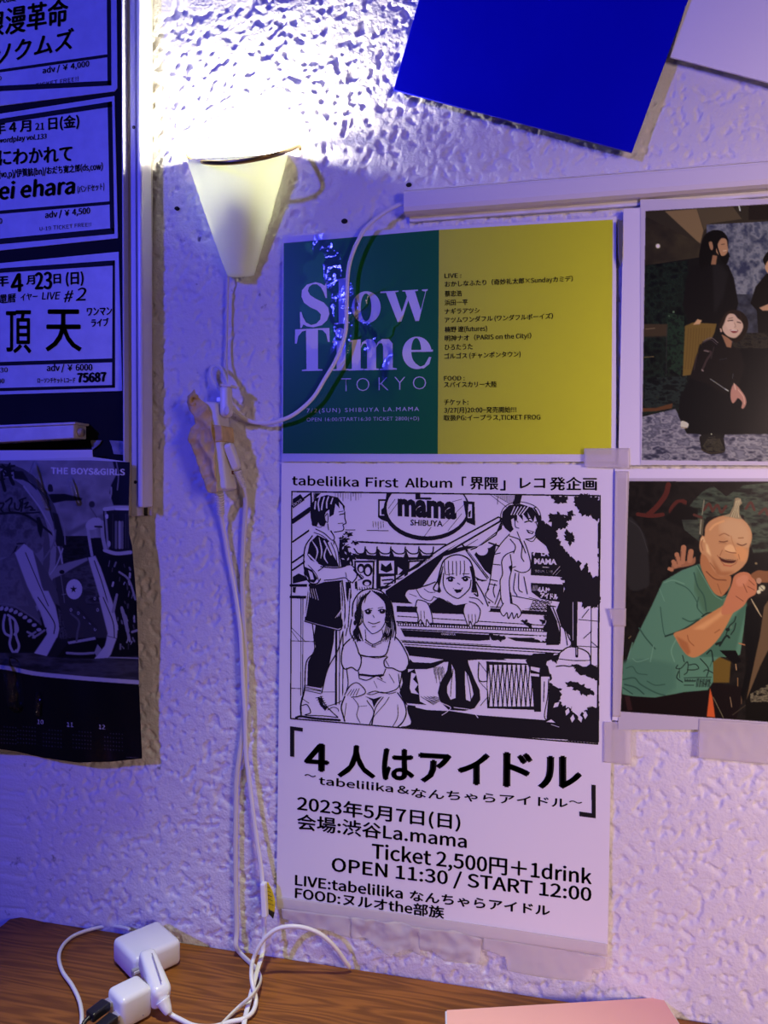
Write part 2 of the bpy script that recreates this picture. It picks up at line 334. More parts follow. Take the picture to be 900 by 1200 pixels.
def relief(name, a, b, r0, r1, m, parent, n=9):
    """ribbed strain relief"""
    ax_ = (b-a); u = ax_.normalized(); s = u.cross(Vector((0, 1, 0))).normalized(); w = s.cross(u)
    V = []; K = 12; R = []
    for k in range(n):
        t0 = k/n; r = r0+(r1-r0)*t0
        R += [(t0, r), (t0+.5/n, r), (t0+.52/n, r*.60), (t0+.98/n, r*.60)]
    for t, r in R: V += [a+ax_*t + s*r*math.cos(2*math.pi*q/K) + w*r*math.sin(2*math.pi*q/K) for q in range(K)]
    Fc = [(j*K+q, j*K+(q+1) % K, (j+1)*K+(q+1) % K, (j+1)*K+q) for j in range(len(R)-1) for q in range(K)]
    Fc += [tuple(range(K)), tuple(range((len(R)-1)*K, len(R)*K))]
    return mesh(name, V, Fc, m, parent)
pg = thing('plug', 'white plug with the cord loop at the top of the taped multi tap', 'plug', W(265, 470, .02))
capsule('plug_body', W(265, 455, .022), W(265.3, 486, .024), .0088, .0092, .011, m_cordw, pg)
slab('collar', [W(257.6, 449.5, .028), W(271.2, 450.5, .028), W(270.6, 453.5, .028), W(258.4, 452.5, .028)], .014, m_cordw, pg, .0008, 2)
p = W(266, 481, .0306); slab('finger_dimple', [p+Vector((.0025*math.cos(a), 0, .0042*math.sin(a))) for a in np.linspace(0, 2*math.pi, 14, endpoint=False)], .002, m_cord, pg, .0004, 1)
m_pin = mat('plug_blade', (.75, .72, .66), rough=.35, metal=.8)
slab('blade', [W(254, 466, .024), W(259, 466, .024), W(259, 470, .024), W(254, 470, .024)], .001, m_pin, pg)

# ------------------------------------------------------------------ multi tap wrapped in masking tape
m_mask = mat('beige_masking_tape', (.72, .53, .24), rough=.5, vary=.25, scale=90, bump=.5, bscale=140, trans=0)
tp = thing('multi_tap', 'white multi tap hanging on the wall, wrapped in crumpled beige tape', 'power strip', W(250, 520, .0))
slab('tap_body', [W(237, 470, .030), W(253.5, 471, .030), W(266, 573, .030), (W(246, 577, .030))], .024, m_cordw, tp, .0022, 3)
def crumple(name, outline, d, amp, m, parent, thick=.0007, seed=1, sub=5, ridge=None, res=.0016):
    """a crinkled sheet cut to an outline measured on the wall"""
    P = np.array([(p.x, p.z) for p in (W(x, y, d) for x, y in outline)]); lo, hi = P.min(0), P.max(0)
    nx, nz = [max(4, int(v/res)) for v in (hi-lo)]; bm = bmesh.new()
    vs = [bm.verts.new((x, 0, z)) for x, z in P]; bm.faces.new(vs)
    for i in range(1, nx):
        q = lo[0]+(hi[0]-lo[0])*i/nx; bmesh.ops.bisect_plane(bm, geom=bm.verts[:]+bm.edges[:]+bm.faces[:], plane_co=(q, 0, 0), plane_no=(1, 0, 0))
    for i in range(1, nz):
        q = lo[1]+(hi[1]-lo[1])*i/nz; bmesh.ops.bisect_plane(bm, geom=bm.verts[:]+bm.edges[:]+bm.faces[:], plane_co=(0, 0, q), plane_no=(0, 0, 1))
    bm.verts.ensure_lookup_table(); X = np.array([v.co.x for v in bm.verts])+2; Zs = np.array([v.co.z for v in bm.verts])
    a = np.abs(vnoise(X+.4*Zs, Zs, .013, seed)-.5)*2 + .5*np.abs(vnoise(X, Zs-.3*X, .006, seed+1)-.5)*2
    for v, k in zip(bm.verts, a):
        dd = d if not callable(d) else d
        v.co.y = -(dd + amp*(1-k) + (ridge(v.co) if ridge else 0))
    g = bmesh.ops.extrude_face_region(bm, geom=bm.faces[:])
    for e in g['geom']:
        if isinstance(e, bmesh.types.BMVert): e.co.y += thick
    return bmobj(name, bm, m, parent, True)
zr = W(0, 0).z
crumple('tape_wrap', [(229.4, 456.5), (227, 460), (221, 465), (220, 472), (224.5, 482), (229, 488), (229.5, 497), (224.5, 502), (222, 516), (227.6, 527), (231, 540), (235, 553), (240, 566), (245, 577), (250, 578), (256.5, 577), (254, 552), (251.4, 519), (249, 497), (247.5, 484), (243, 474), (235.5, 468.5), (231.5, 463)], .0312, .0040, m_mask, tp, seed=4, res=.0015)
slab('tape_band', [W(246, 497, .0312), W(259.8, 498.5, .0312), W(261.5, 517, .0312), W(250, 519, .0312)], .026, m_mask, tp, .0015, 2)
sweep('tape_twist', path([(231, 466, .033), (226, 463, .036), (222.5, 467, .036), (223.5, 473, .034), (229, 474, .033)]), circ(.0022, 8), m_mask, tp, n=4)
slab('tape_side', [W(224.5, 500, .028), W(222.2, 516, .024), W(229, 530, .028), W(243, 576, .030), W(246, 576, .03), W(232, 500, .031)], .02, m_mask, tp, .001, 2)
relief('strain_relief', W(256.8, 577, .020), W(259, 604, .010), .0042, .0034, m_cordw, tp)
pg = thing('plug', 'white angled plug at the lower right side of the taped multi tap', 'plug', W(272, 535, .015))
capsule('plug_body', W(268, 523, .022), W(277.5, 548, .018), .0092, .0072, .010, m_cordw, pg)
relief('strain_relief', W(278, 552, .016), W(285.5, 571, .010), .0038, .0030, m_cordw, pg)
for y in (542, 558.5): slab('blade', [W(262, y-.6, .018), W(271, y-.6, .018), W(271, y+1, .018), W(262, y+1, .018)], .004, m_pin, pg)
slab('red_insulator', [W(264, 545, .016), W(269, 544, .016), W(272, 556, .016), W(266, 556, .016)], .006, mat('dark_red_plastic', (.22, .03, .03), rough=.4), pg, .0006, 1)

# ------------------------------------------------------------------ cords running down the wall to the counter
g = CZ + .003
wa_ = path([(259, 602, .010), (260.5, 615, .008), (263.3, 630, .007), (267.5, 655, .007), (273.3, 683, .0075), (277.8, 710, .008), (281.5, 738, .009), (283.5, 773, .0100), (285, 807, .0105), (286.7, 833, .0105), (287.5, 857, .010), (288.3, 885, .010), (291, 907, .010), (296, 949, .011), (301, 986, .012), (305.8, 1017, .014), (308, 1045, .017), (309.5, 1076, .020), (309.3, 1095, .022)]) + [W(307.5, 1117, .026), H(302, 1135, g+.010), H(296.5, 1156, g+.009), H(289.5, 1183, g), H(286, 1200, g-.001), H(280, 1235, g-.001)]
ca = sweep('extension_cord', wa_, twin(.00125), m_cordw, n=6); tag(ca, 'white extension cord from the bottom of the multi tap, leaning over the other', 'cord')
wb_ = path([(285.5, 570, .011), (288, 590, .008), (286.3, 613, .0065), (284.6, 647, .006), (284, 680, .006), (285, 713, .0065), (286.5, 747, .0065), (287.3, 798, .006), (287, 823, .006), (285.4, 840, .006), (283.2, 865, .0065), (279.8, 890, .007), (277, 915, .007), (276.3, 949, .007), (276, 998, .007), (276.5, 1047, .007), (277.4, 1090, .008)]) + [W(276.5, 1108, .011), H(283, 1118.5, g), H(294, 1129, g), H(301.5, 1137, g), H(305.5, 1149, g+.001), H(297, 1165, g+.010), H(279, 1181, g+.002), H(264, 1196, g), H(240, 1222, g)]
cb = sweep('extension_cord', wb_, twin(.00135), m_cord, n=6); tag(cb, 'ivory flat cord from the angled plug, falling straight to the counter edge', 'cord')
wc_ = [H(197, 1184, g+.006), H(201, 1189, g+.002), H(211, 1194.5, g), H(228, 1202, g), H(250, 1203, g), H(270, 1197.5, g), H(285, 1194, g), H(296, 1186, g+.001), H(300, 1172, g+.004), H(296, 1154, g+.013), H(294.6, 1141, g+.016), W(296, 1127, .038), W(302, 1112, .036), W(312.4, 1097.5, .034), W(325, 1088.6, .032), W(340.6, 1085.5, .030), W(358.4, 1087.5, .027), W(376, 1095, .023), W(391.7, 1109, .018), W(404, 1126, .012), W(409.5, 1134, .008), W(414, 1142, .0062)]
cc = sweep('charger_cord', wc_[:-1], circ(.0019, 12), m_cordw, n=6); tag(cc, 'white round cord arching up from the counter beside the large poster', 'cord')
# white sleeve and yellow warning tag on the leaning cord
sl = slab('cord_sleeve', [W(304.2, 1036, .0215), W(310.5, 1036, .0215), W(312.6, 1076, .0245), W(306, 1076.5, .0245)], .006, m_white, None, .0012, 2)
tag(sl, 'white paper sleeve wrapped round the cord above the counter', 'sleeve')
m_yel = mat('yellow_tag', (.72, .60, .03), rough=.45)
yt = thing('warning_tag', 'yellow and black warning tag behind the white cord sleeve', 'tag', W(315, 1050, .012))
crumple('tag_paper', [(309, 1034), (314.4, 1033.5), (319.5, 1045), (323, 1057), (321.8, 1069), (311.5, 1062)], .014, .0015, m_yel, yt, seed=9, res=.002)
crumple('black_end', [(311.5, 1062), (321.8, 1069), (320.5, 1076), (311.5, 1066.5)], .0142, .0012, m_rubber, yt, seed=9, res=.002)
for k in range(5):
    y = 1038+k*5; sweep('tag_mark', [W(311+k*.5, y, .0162), W(316.5+k*1.1, y+3, .0162)], circ(.00022, 6), m_rubber, yt, n=0)

# ------------------------------------------------------------------ chargers on the counter
def block(name, tops, h, m, parent, bevel, seg=4):
    """box whose top outline was measured on the counter at height h"""
    return slab(name, tops, h, m, parent, bevel, seg, d=(0, 0, -1), smooth=True)
m_gloss = mat('white_glossy_plastic', (.84, .84, .84), rough=.22, spec=.5)
m_gap = mat('grey_seam', (.35, .35, .37), rough=.5)
ad = thing('power_adapter', 'large white rounded power adapter at the back of the counter', 'charger', H(172, 1120, CZ))
h = .024; zt_ = CZ+h
q = [H(132, 1098, zt_), H(186, 1078, zt_), H(212.5, 1101, zt_), H(156.5, 1128, zt_)]
ctr_ = (q[0]+q[2])/2; ux = ((q[1]-q[0])+(q[2]-q[3])); ux.z = 0; ux = ux.normalized(); uy = Vector((-ux.y, ux.x, 0))
wx = ((q[1]-q[0]).dot(ux)+(q[2]-q[3]).dot(ux))/2; wy = abs(((q[0]-q[3]).dot(uy)+(q[1]-q[2]).dot(uy))/2)
def rect(c, a, b, ux, uy, z): return [Vector((c.x, c.y, z))+ux*s*a/2+uy*t*b/2 for s, t in ((-1, -1), (1, -1), (1, 1), (-1, 1))]
block('adapter_body', rect(ctr_, wx, wy, ux, uy, zt_), h-.0005, m_gloss, ad, .005)
cn = ctr_ - ux*(wx/2-.0035) - uy*(wy/2-.002)
slab('plug_notch', rect(cn - uy*.0016, .012, .004, ux, uy, CZ+.016), .006, m_gap, ad, .001, 2, d=(0, 0, -1))
slab('prong_cover', rect(cn - uy*.0022, .010, .004, ux, uy, CZ+.0146), .0035, m_gloss, ad, .0008, 2, d=(0, 0, -1))
# cord connector leaning on the adapter
cv = thing('cord_connector', 'long white connector leaning from the large adapter to the front', 'connector', H(185, 1165, CZ))
a, b = H(171.5, 1122, CZ+.0275), H(189, 1169, CZ+.0155)
sd = (b-a).normalized().cross(Vector((0, 0, 1))).normalized()
capsule('connector_body', a, b, .0140, .0172, .0180, m_gloss, cv, .0055, side=sd)
nz_a, nz_b = H(190.5, 1172, CZ+.0150), H(198, 1188, CZ+.0065)
sweep('connector_nose', [nz_a, nz_a.lerp(nz_b, .35), nz_a.lerp(nz_b, .75), nz_b], circ(.0056, 14), m_gloss, cv, n=4, scale=lambda t: 1.12-.62*t)
a3_, b3_ = H(178, 1117, CZ+.0372), H(189, 1150, CZ+.0300)
sweep('connector_seam', [a3_, a3_.lerp(b3_, .5)+Vector((0, 0, .0004)), b3_], circ(.0004, 6), m_gap, cv, n=3)
# cube charger
cu = thing('cube_charger', 'small white cube charger in front of the long white connector', 'charger', H(154, 1185, CZ))
h = .0265; zt_ = CZ+h; q = [H(128, 1158, zt_), H(163, 1139.5, zt_), H(176, 1154, zt_), H(137, 1172, zt_)]
c2 = (q[0]+q[2])/2; ux = ((q[1]-q[0])+(q[2]-q[3])); ux.z = 0; ux = ux.normalized(); uy = Vector((-ux.y, ux.x, 0))
wx = ((q[1]-q[0]).dot(ux)+(q[2]-q[3]).dot(ux))/2; wy = abs(((q[0]-q[3]).dot(uy)+(q[1]-q[2]).dot(uy))/2)
wy = max(wy, .026); wx = max(wx, .026)
block('charger_body', rect(c2, wx, wy, ux, uy, zt_), h-.0005, m_gloss, cu, .0045)
for k, zz in ((0, .019), (1, .008)):
    slab('prong_slot', rect(c2 + ux*(wx/2-.0002) - uy*.004, .0012, .008, ux, uy, CZ+zz), .0022, m_gap, cu, .0003, 1, d=(0, 0, -1))
sweep('indicator_dot', [Vector((0, 0, CZ+.006))+Vector((c2.x, c2.y, 0))+ux*.005-uy*(wy/2+.0002), Vector((0, 0, CZ+.006))+Vector((c2.x, c2.y, 0))+ux*.005-uy*(wy/2-.001)], circ(.0006, 8), m_gap, cu, n=0)
m_usb = mat('black_plastic', (.012, .012, .014), rough=.35)
lf = Vector((c2.x, c2.y, 0)) - ux*(wx/2)
for k, (oy, zz, ln, lab) in enumerate(((-.006, .014, .019, 'black cable plug in the cube charger, the one nearer the camera'), (.007, .019, .020, 'black cable plug in the cube charger, the one nearer the wall'))):
    up_ = thing('cable_plug', lab, 'plug', lf + uy*oy + Vector((0, 0, CZ)), 'black plugs in the cube charger')
    dr = (-ux*1.0 - uy*.25*(1 if k == 0 else .9)).normalized(); s_ = Vector((-dr.y, dr.x, 0))
    st = lf + uy*oy + Vector((0, 0, CZ+zz))
    slab('plug_tip', [st-s_*.004+ux*.001, st+s_*.004+ux*.001, st+dr*.004+s_*.004, st+dr*.004-s_*.004], .004, m_pin, up_, .0003, 1, d=(0, 0, -1))
    slab('plug_body', [st+dr*.003-s_*.0055+Vector((0, 0, .0015)), st+dr*.003+s_*.0055+Vector((0, 0, .0015)), st+dr*ln+s_*.005+Vector((0, 0, .0005)), st+dr*ln-s_*.005+Vector((0, 0, .0005))], .0072, m_usb, up_, .0014, 2, d=(0, 0, -1))
    e = st+dr*(ln-.001)-Vector((0, 0, .003))
    sweep('plug_cable', [e, e+dr*.006-Vector((0, 0, .002)), e+dr*.012-s_*.004*(-1 if k else 1)-Vector((0, 0, .006)), Vector((e.x, e.y, CZ+.003))+dr*.016-uy*.012-uy*k*.004, Vector((e.x, e.y, CZ+.003))+dr*.014-uy*.035-uy*k*.01, Vector((e.x, e.y, CZ+.003))+dr*.02-uy*.10], circ(.0018, 10), m_usb, up_, n=5)
uc = sweep('usb_cord', [H(152, 1089.5, CZ+.012), H(146, 1087.5, CZ+.009), H(132, 1085.5, CZ+.004), H(118, 1086.5, g), H(100, 1091, g), H(84, 1098, g), H(73, 1109, g), H(69, 1122, g), H(73, 1138, g), H(84, 1154, g), H(92, 1170, g+.001), H(95.5, 1185, g+.004), H(95.5, 1200, g+.006), H(92, 1222, g+.004)], circ(.0017, 12), m_cordw, n=6)
tag(uc, 'thin white cord curving over the counter left of the large adapter', 'cord')

# ------------------------------------------------------------------ pink pad at the bottom edge
m_pink = mat('pink_paper', (.93, .50, .40), rough=.6, vary=.04, scale=10)
m_paper = mat('white_paper', (.80, .80, .80), rough=.6)
zt_ = CZ+.012
pp = [H(523.5, 1183.5, zt_), H(776, 1168.5, zt_), H(815, 1230, zt_), H(526, 1262, zt_)]
pd = thing('notepad', 'pink covered pad lying on the counter at the bottom right', 'notepad', pp[0]-Vector((0, 0, .012)))
slab('pages', [p + Vector((-.0012, -.0004, -.0008)) if i in (0, 3) else p + Vector((.0012, -.0004, -.0008)) for i, p in enumerate(pp)], .0108, m_paper, pd, .0003, 1, d=(0, 0, -1))
slab('cover', pp, .0007, m_pink, pd, .0002, 1, d=(0, 0, -1))

# ------------------------------------------------------------------ marks on the wall
m_hole = mat('dark_hole', (.01, .01, .012), rough=.9)
for (x, y, r, lab) in ((207, 244, .0018, 'small dark drill hole in the wall left of the sconce tip'), (403.5, 259, .0022, 'small dark wall plug hole just above the green poster'), (479, 216.5, .0019, 'small dark screw hole above the left end of the cable duct')):
    c = W(x, y, .0012); o = sweep('wall_hole', [c, c+Vector((0, .0018, 0))], circ(r, 12, r*1.35), m_hole, None, n=0); tag(o, lab, 'hole', 'dark holes in the stucco wall')

# ------------------------------------------------------------------ lettering and print helpers
# Flat print is drawn in the coordinates measured on the photograph and laid onto the sheet's own plane.
_font = {}
GOTHIC = None                               # the CJK sans that ships inside Blender; its built-in fallback is used if it is missing
for kind_ in ('LOCAL', 'SYSTEM'):
    try:
        GOTHIC = bpy.data.fonts.load(bpy.utils.resource_path(kind_) + '/datafiles/fonts/Noto Sans CJK Regular.woff2'); break
    except Exception: GOTHIC = None
def glyphs(s, off=0., shear=0., sp=1., res=3, geo=False):
    k = (s, off, shear, sp, res, geo)
    if k in _font: return _font[k]
    c = bpy.data.curves.new('t', 'FONT'); c.body = s; c.size = 1; c.resolution_u = res; c.offset = off; c.shear = shear; c.space_character = sp
    if GOTHIC and not geo: c.font = GOTHIC
    o = bpy.data.objects.new('t', c); me = o.to_mesh(); n = len(me.vertices); co = np.zeros(n*3); me.vertices.foreach_get('co', co); co = co.reshape(-1, 3)[:, :2].copy()
    me.calc_loop_triangles(); nt = len(me.loop_triangles); tr = np.zeros(nt*3, int); me.loop_triangles.foreach_get('vertices', tr)
    o.to_mesh_clear(); bpy.data.objects.remove(o); bpy.data.curves.remove(c)
    _font[k] = (co, tr.reshape(-1, 3)); return _font[k]
def batch(strs):
    """read the outlines of several strings from one text block, one line each"""
    strs = [s for s in dict.fromkeys(strs) if (s, 0., 0., 1., 3, False) not in _font]
    if not strs: return
    c = bpy.data.curves.new('t', 'FONT'); c.body = '\n'.join(strs); c.size = 1; c.resolution_u = 3; c.space_line = 3
    if GOTHIC: c.font = GOTHIC
    o = bpy.data.objects.new('t', c); me = o.to_mesh(); n = len(me.vertices); co = np.zeros(n*3); me.vertices.foreach_get('co', co); co = co.reshape(-1, 3)[:, :2].copy()
    me.calc_loop_triangles(); nt = len(me.loop_triangles); tr = np.zeros(nt*3, int); me.loop_triangles.foreach_get('vertices', tr); tr = tr.reshape(-1, 3)
    o.to_mesh_clear(); bpy.data.objects.remove(o); bpy.data.curves.remove(c)
    line = np.round(-(co[tr].mean(1)[:, 1]-.35)/3).astype(int)
    for i, s in enumerate(strs):
        t = tr[line == i]; u, inv = np.unique(t, return_inverse=True); _font[(s, 0., 0., 1., 3, False)] = (co[u]+[0, 3*i], inv.reshape(-1, 3))
def place(co, p0, p1, h, up=None):
    """map glyph outlines so that their ink runs from p0 to p1 (baseline) and rises h pixels above it"""
    p0, p1 = np.array(p0, float), np.array(p1, float); x0, x1 = co[:, 0].min(), co[:, 0].max()
    ex = (p1-p0)/(x1-x0); e = (p1-p0)/np.linalg.norm(p1-p0)
    capref = max(co[:, 1].max(), .2)
    upv_ = np.array(up, float) if up is not None else np.array([e[1]*.15, -1.0])
    return p0 + (co[:, :1]-x0)*ex + co[:, 1:2]*upv_*(h/capref)
def lettering(name, items, d, m, parent, label=None, nrm=None):
    """items: (string, p0, p1, cap height px, options)"""
    Vs, Ts, n = [], [], 0; batch([it[0] for it in items if not (len(it) > 4 and (it[4].get('geo') or it[4].get('off') or it[4].get('sp', 1.) != 1.))])
    for it in items:
        s, p0, p1, h = it[:4]; o = it[4] if len(it) > 4 else {}
        co, tr = glyphs(s, o.get('off', 0.), 0., o.get('sp', 1.), 3, o.get('geo', False)); co = co + [[1, 0]]*co[:, 1:2]*o.get('shear', 0.); P = place(co, p0, p1, h, o.get('up'))
        if 'wob' in o:
            w = o['wob']; P = P + np.stack([(vnoise(P[:, 0]+50, P[:, 1]+50, 5, 3)-.5)*w, (vnoise(P[:, 0]+90, P[:, 1]+20, 6, 4)-.5)*w], -1)
        b = o.get('b', 0.)
        for q in (((-b/2, 0), (b/2, 0), (0, -b/3), (0, b/3)) if b else ((0, 0),)):
            Q = P + np.array(q); dd = d(Q) if callable(d) else d
            Vs.append(WA(Q, dd)); Ts.append(tr+n); n += len(P)
    ob = link(name, npmesh(np.vstack(Vs), np.vstack(Ts)), m, parent)
    if label: ob['label'] = label
    return ob
class Canvas:
    """a tiny scanline painter"""
    def __init__(s, x0, y0, x1, y1, k, col=None):
        s.x0, s.y0, s.k = x0, y0, k; s.w, s.h = int((x1-x0)*k), int((y1-y0)*k); s.rgb = col is not None
        s.a = np.zeros((s.h, s.w, 3)) + np.array(col) if s.rgb else np.zeros((s.h, s.w), bool)
    def box(s, P, pad=0):
        P = (np.asarray(P, float)-[s.x0, s.y0])*s.k; lo = np.floor(P.min(0)-pad).astype(int); hi = np.ceil(P.max(0)+pad).astype(int)+1
        lo = np.clip(lo, 0, [s.w, s.h]); hi = np.clip(hi, 0, [s.w, s.h]); return P, lo, hi
    def put(s, lo, hi, M, v):
        if s.rgb: R = s.a[lo[1]:hi[1], lo[0]:hi[0]]; al = M.astype(float)[..., None]; R[:] = R*(1-al) + np.array(v)*al
        else: s.a[lo[1]:hi[1], lo[0]:hi[0]][M] = bool(v)
    def fill(s, P, v=1, smooth=False, soft=0, noise=None):
        if smooth: P = smoothp(P, True)
        P, lo, hi = s.box(P)
        if (hi <= lo).any(): return
        X, Y = np.meshgrid(np.arange(lo[0], hi[0])+.5, np.arange(lo[1], hi[1])+.5); M = np.zeros(X.shape, bool)
        for (x0, y0), (x1, y1) in zip(P, np.roll(P, -1, 0)):
            if y0 == y1: continue
            M ^= ((Y >= min(y0, y1)) & (Y < max(y0, y1)) & (X < x0+(Y-y0)*(x1-x0)/(y1-y0)))
        if soft and s.rgb:
            A = M.astype(float); r = max(1, int(soft*s.k))
            for _ in range(2):
                for ax_ in (0, 1):
                    c = np.cumsum(np.pad(A, [(r+1, r) if i == ax_ else (0, 0) for i in (0, 1)], mode='edge'), ax_)
                    A = (np.take(c, np.arange(2*r+1, c.shape[ax_]), ax_)-np.take(c, np.arange(0, c.shape[ax_]-2*r-1), ax_))/(2*r+1)
            M = A
        s.put(lo, hi, M, v)
    def line(s, P, w=1., v=1, smooth=True, taper=0):
        P = smoothp(P) if smooth and len(P) > 2 else np.asarray(P, float); n = len(P)-1
        for i in range(n):
            t = (i+.5)/n; ww = w*(1-taper*abs(2*t-1)**1.5)
            s.seg(P[i], P[i+1], ww, v)
    def seg(s, a, b, w, v):
        r = w*s.k/2; Q, lo, hi = s.box([a, b], r+1)
        if (hi <= lo).any(): return
        X, Y = np.meshgrid(np.arange(lo[0], hi[0])+.5, np.arange(lo[1], hi[1])+.5); d = Q[1]-Q[0]; L2 = max((d**2).sum(), 1e-6)
        t = np.clip(((X-Q[0, 0])*d[0]+(Y-Q[0, 1])*d[1])/L2, 0, 1); D = np.hypot(X-Q[0, 0]-t*d[0], Y-Q[0, 1]-t*d[1])
        s.put(lo, hi, np.clip(r-D+.5, 0, 1) if s.rgb else D < max(r, .5), v)
    def ell(s, c, rx, ry, v=1, rot=0, soft=0):
        a = np.linspace(0, 2*math.pi, 36, endpoint=False); x, y = np.cos(a)*rx, np.sin(a)*ry; cr, sr = math.cos(rot), math.sin(rot)
        s.fill(np.stack([c[0]+x*cr-y*sr, c[1]+x*sr+y*cr], -1), v, soft=soft)
    def mottle(s, P, cols, scale=3., seed=1, ax=1., amt=1., smooth=False):
        if smooth: P = smoothp(P, True)
        m = Canvas.__new__(Canvas); m.__dict__ = dict(s.__dict__); m.rgb = False; m.a = np.zeros((s.h, s.w), bool); m.fill(P, 1)
        Y, X = np.nonzero(m.a); x, y = X/s.k+s.x0, Y/s.k+s.y0
        v = .55*vnoise(x/ax+500, y+500, scale, seed)+.30*vnoise(x/ax+500, y+500, scale*.45, seed+1)+.15*vnoise(x/ax+500, y+500, scale*.2, seed+2)
        v = np.clip((v-.25)/.5, 0, 1)*(len(cols)-1); i = np.minimum(v.astype(int), len(cols)-2); f = (v-i)[:, None]; C_ = np.array(cols, float)
        s.a[Y, X] = s.a[Y, X]*(1-amt) + (C_[i]*(1-f)+C_[i+1]*f)*amt
    def text(s, t, p0, p1, h, v=1, **o):
        co, tr = glyphs(t, o.get('off', 0.), o.get('shear', 0.), o.get('sp', 1.), 2, o.get('geo', False)); P = place(co, p0, p1, h, o.get('up'))
        for a in tr: s.fill(P[a], v)
def smoothp(P, closed=False, n=5):
    P = np.asarray(P, float); Q = np.vstack([P[-1:], P, P[:2]]) if closed else np.vstack([2*P[:1]-P[1:2], P, 2*P[-1:]-P[-2:-1]]); out = []
    for i in range(1, len(Q)-2):
        a, b, c, d = Q[i-1:i+3]
        for k in range(n):
            t = k/n; out.append(.5*((2*b)+(c-a)*t+(2*a-5*b+4*c-d)*t*t+(3*b-a-3*c+d)*t**3))
    if not closed: out.append(P[-1])
    return np.array(out)
def ink_mesh(name, cv, d, m, parent):
    """the black cells of a canvas as flat ink, merged row by row"""
    A = np.pad(cv.a.astype(np.int8), ((0, 0), (1, 1))); D = np.diff(A, axis=1); ys, xs = np.nonzero(D == 1); ye, xe = np.nonzero(D == -1)
    x0, x1 = cv.x0+xs/cv.k, cv.x0+xe/cv.k; y0, y1 = cv.y0+ys/cv.k, cv.y0+(ys+1)/cv.k
    P = np.stack([np.stack([x0, y0], -1), np.stack([x0, y1], -1), np.stack([x1, y1], -1), np.stack([x1, y0], -1)], 1).reshape(-1, 2)
    V = WA(P, d); return link(name, npmesh(V, np.arange(len(P)).reshape(-1, 4)), m, parent)
def colour_mesh(name, cv, down, d, m, parent, white=(1, 1, 1), gain=1.):
    """a colour print: the canvas, averaged down, becomes the colours of a fine grid on the sheet"""
    a = cv.a[:cv.h//down*down, :cv.w//down*down].reshape(cv.h//down, down, cv.w//down, down, 3).mean((1, 3))
    h, w = a.shape[:2]; gx, gy = np.meshgrid(cv.x0+(np.arange(w)+.5)*down/cv.k, cv.y0+(np.arange(h)+.5)*down/cv.k)
    P = np.stack([gx, gy], -1).reshape(-1, 2); dd = d(P) if callable(d) else np.full(len(P), d)
    i = np.arange(w*h).reshape(h, w); Q = np.stack([i[:-1, :-1], i[1:, :-1], i[1:, 1:], i[:-1, 1:]], -1).reshape(-1, 4)
    me = npmesh(WA(P, dd), Q); C_ = a.reshape(-1, 3)/255.; C_ = np.where(C_ <= .04045, C_/12.92, ((C_+.055)/1.055)**2.4)*gain/np.array(white); C_ = np.clip(C_, 0.004, .95)
    at = me.color_attributes.new('print', 'FLOAT_COLOR', 'POINT'); at.data.foreach_set('color', np.hstack([C_, np.ones((len(C_), 1))]).astype(np.float32).ravel())
    o = link(name, me, m, parent); me.polygons.foreach_set('use_smooth', [True]*len(me.polygons)); return o
def sheet(name, quad, d, m, parent=None, thick=.0003):
    return slab(name, [W(x, y, d) for x, y in quad], thick, m, parent)
m_ink = mat('black_ink', (.006, .006, .007), rough=.65, spec=.25)
m_poster = mat('poster_paper', (.82, .82, .82), rough=.5, spec=.4)

# ------------------------------------------------------------------ black and white concert poster
po = thing('concert_poster', 'tall white concert poster with a black line drawing of four people at a piano', 'poster', W(518, 1092, .004))
sheet('paper', [(330, 543), (722, 545), (712, 1118), (324, 1062)], .0045, m_poster, po)
B = dict(b=.75)
BB = dict(b=1.05)
txt = [
 ('tabelilika', (342.5, 568.2), (420, 570.3), 11.2, B), ('First', (429, 570.3), (466.5, 571), 11.2, B), ('Album', (475, 571), (529.5, 571.5), 11.2, B),
 ('「', (541.5, 572.3), (546, 572.3), 13.5, BB), ('界隈', (551, 572), (583.5, 572.5), 13, BB), ('」', (586.5, 573), (592, 573), 10, BB), ('レコ', (609.5, 571.8), (638.5, 571.5), 11.5, BB), ('発企画', (644.5, 573), (699, 573.3), 14, BB),
 ('〜', (357, 911.5), (370, 913), 5, B), ('tabelilika＆', (374, 919), (479, 930.5), 9.2, B), ('なんちゃらアイドル', (482, 933.5), (665, 946), 10, dict(b=.75)), ('〜', (667, 942.5), (682, 944), 5, B),
 ('2023年5月7日(日)', (348.5, 948.5), (539, 971), 16.5, BB), ('会場:渋谷La.mama', (348.5, 970), (546.5, 993.5), 16.5, BB),
 ('Ticket 2,500円＋1drink', (436, 1005.5), (693, 1036), 18, BB),
 ('OPEN 11:30 / START 12:00', (389, 1020.5), (692.5, 1056), 16.5, BB),
 ('LIVE:tabelilika', (346, 1037), (471.5, 1053), 12.5, BB), ('なんちゃらアイドル', (480.5, 1054.5), (644, 1072.5), 11, BB),
 ('FOOD:ヌルオthe部族', (346, 1052), (520, 1075.5), 12.8, BB),
 ('4', (358, 902), (384, 904), 31, dict(b=3.4)), ('人', (396.5, 907), (439, 909), 34, dict(b=2.6)), ('は', (449, 911.5), (484, 913), 34, dict(b=3.2)), ('ア', (492, 914), (527, 916), 31, dict(b=4)), ('イ', (538, 917), (572, 918), 34, dict(b=4)), ('ド', (591, 919), (622, 921), 37, dict(b=4)), ('ル', (632, 922), (680, 922), 35, dict(b=4)),
]
lettering('lettering', txt, .0048, m_ink, po)
cv = Canvas(334, 570, 704, 962, 3.4)
F_, E_ = cv.fill, cv.ell
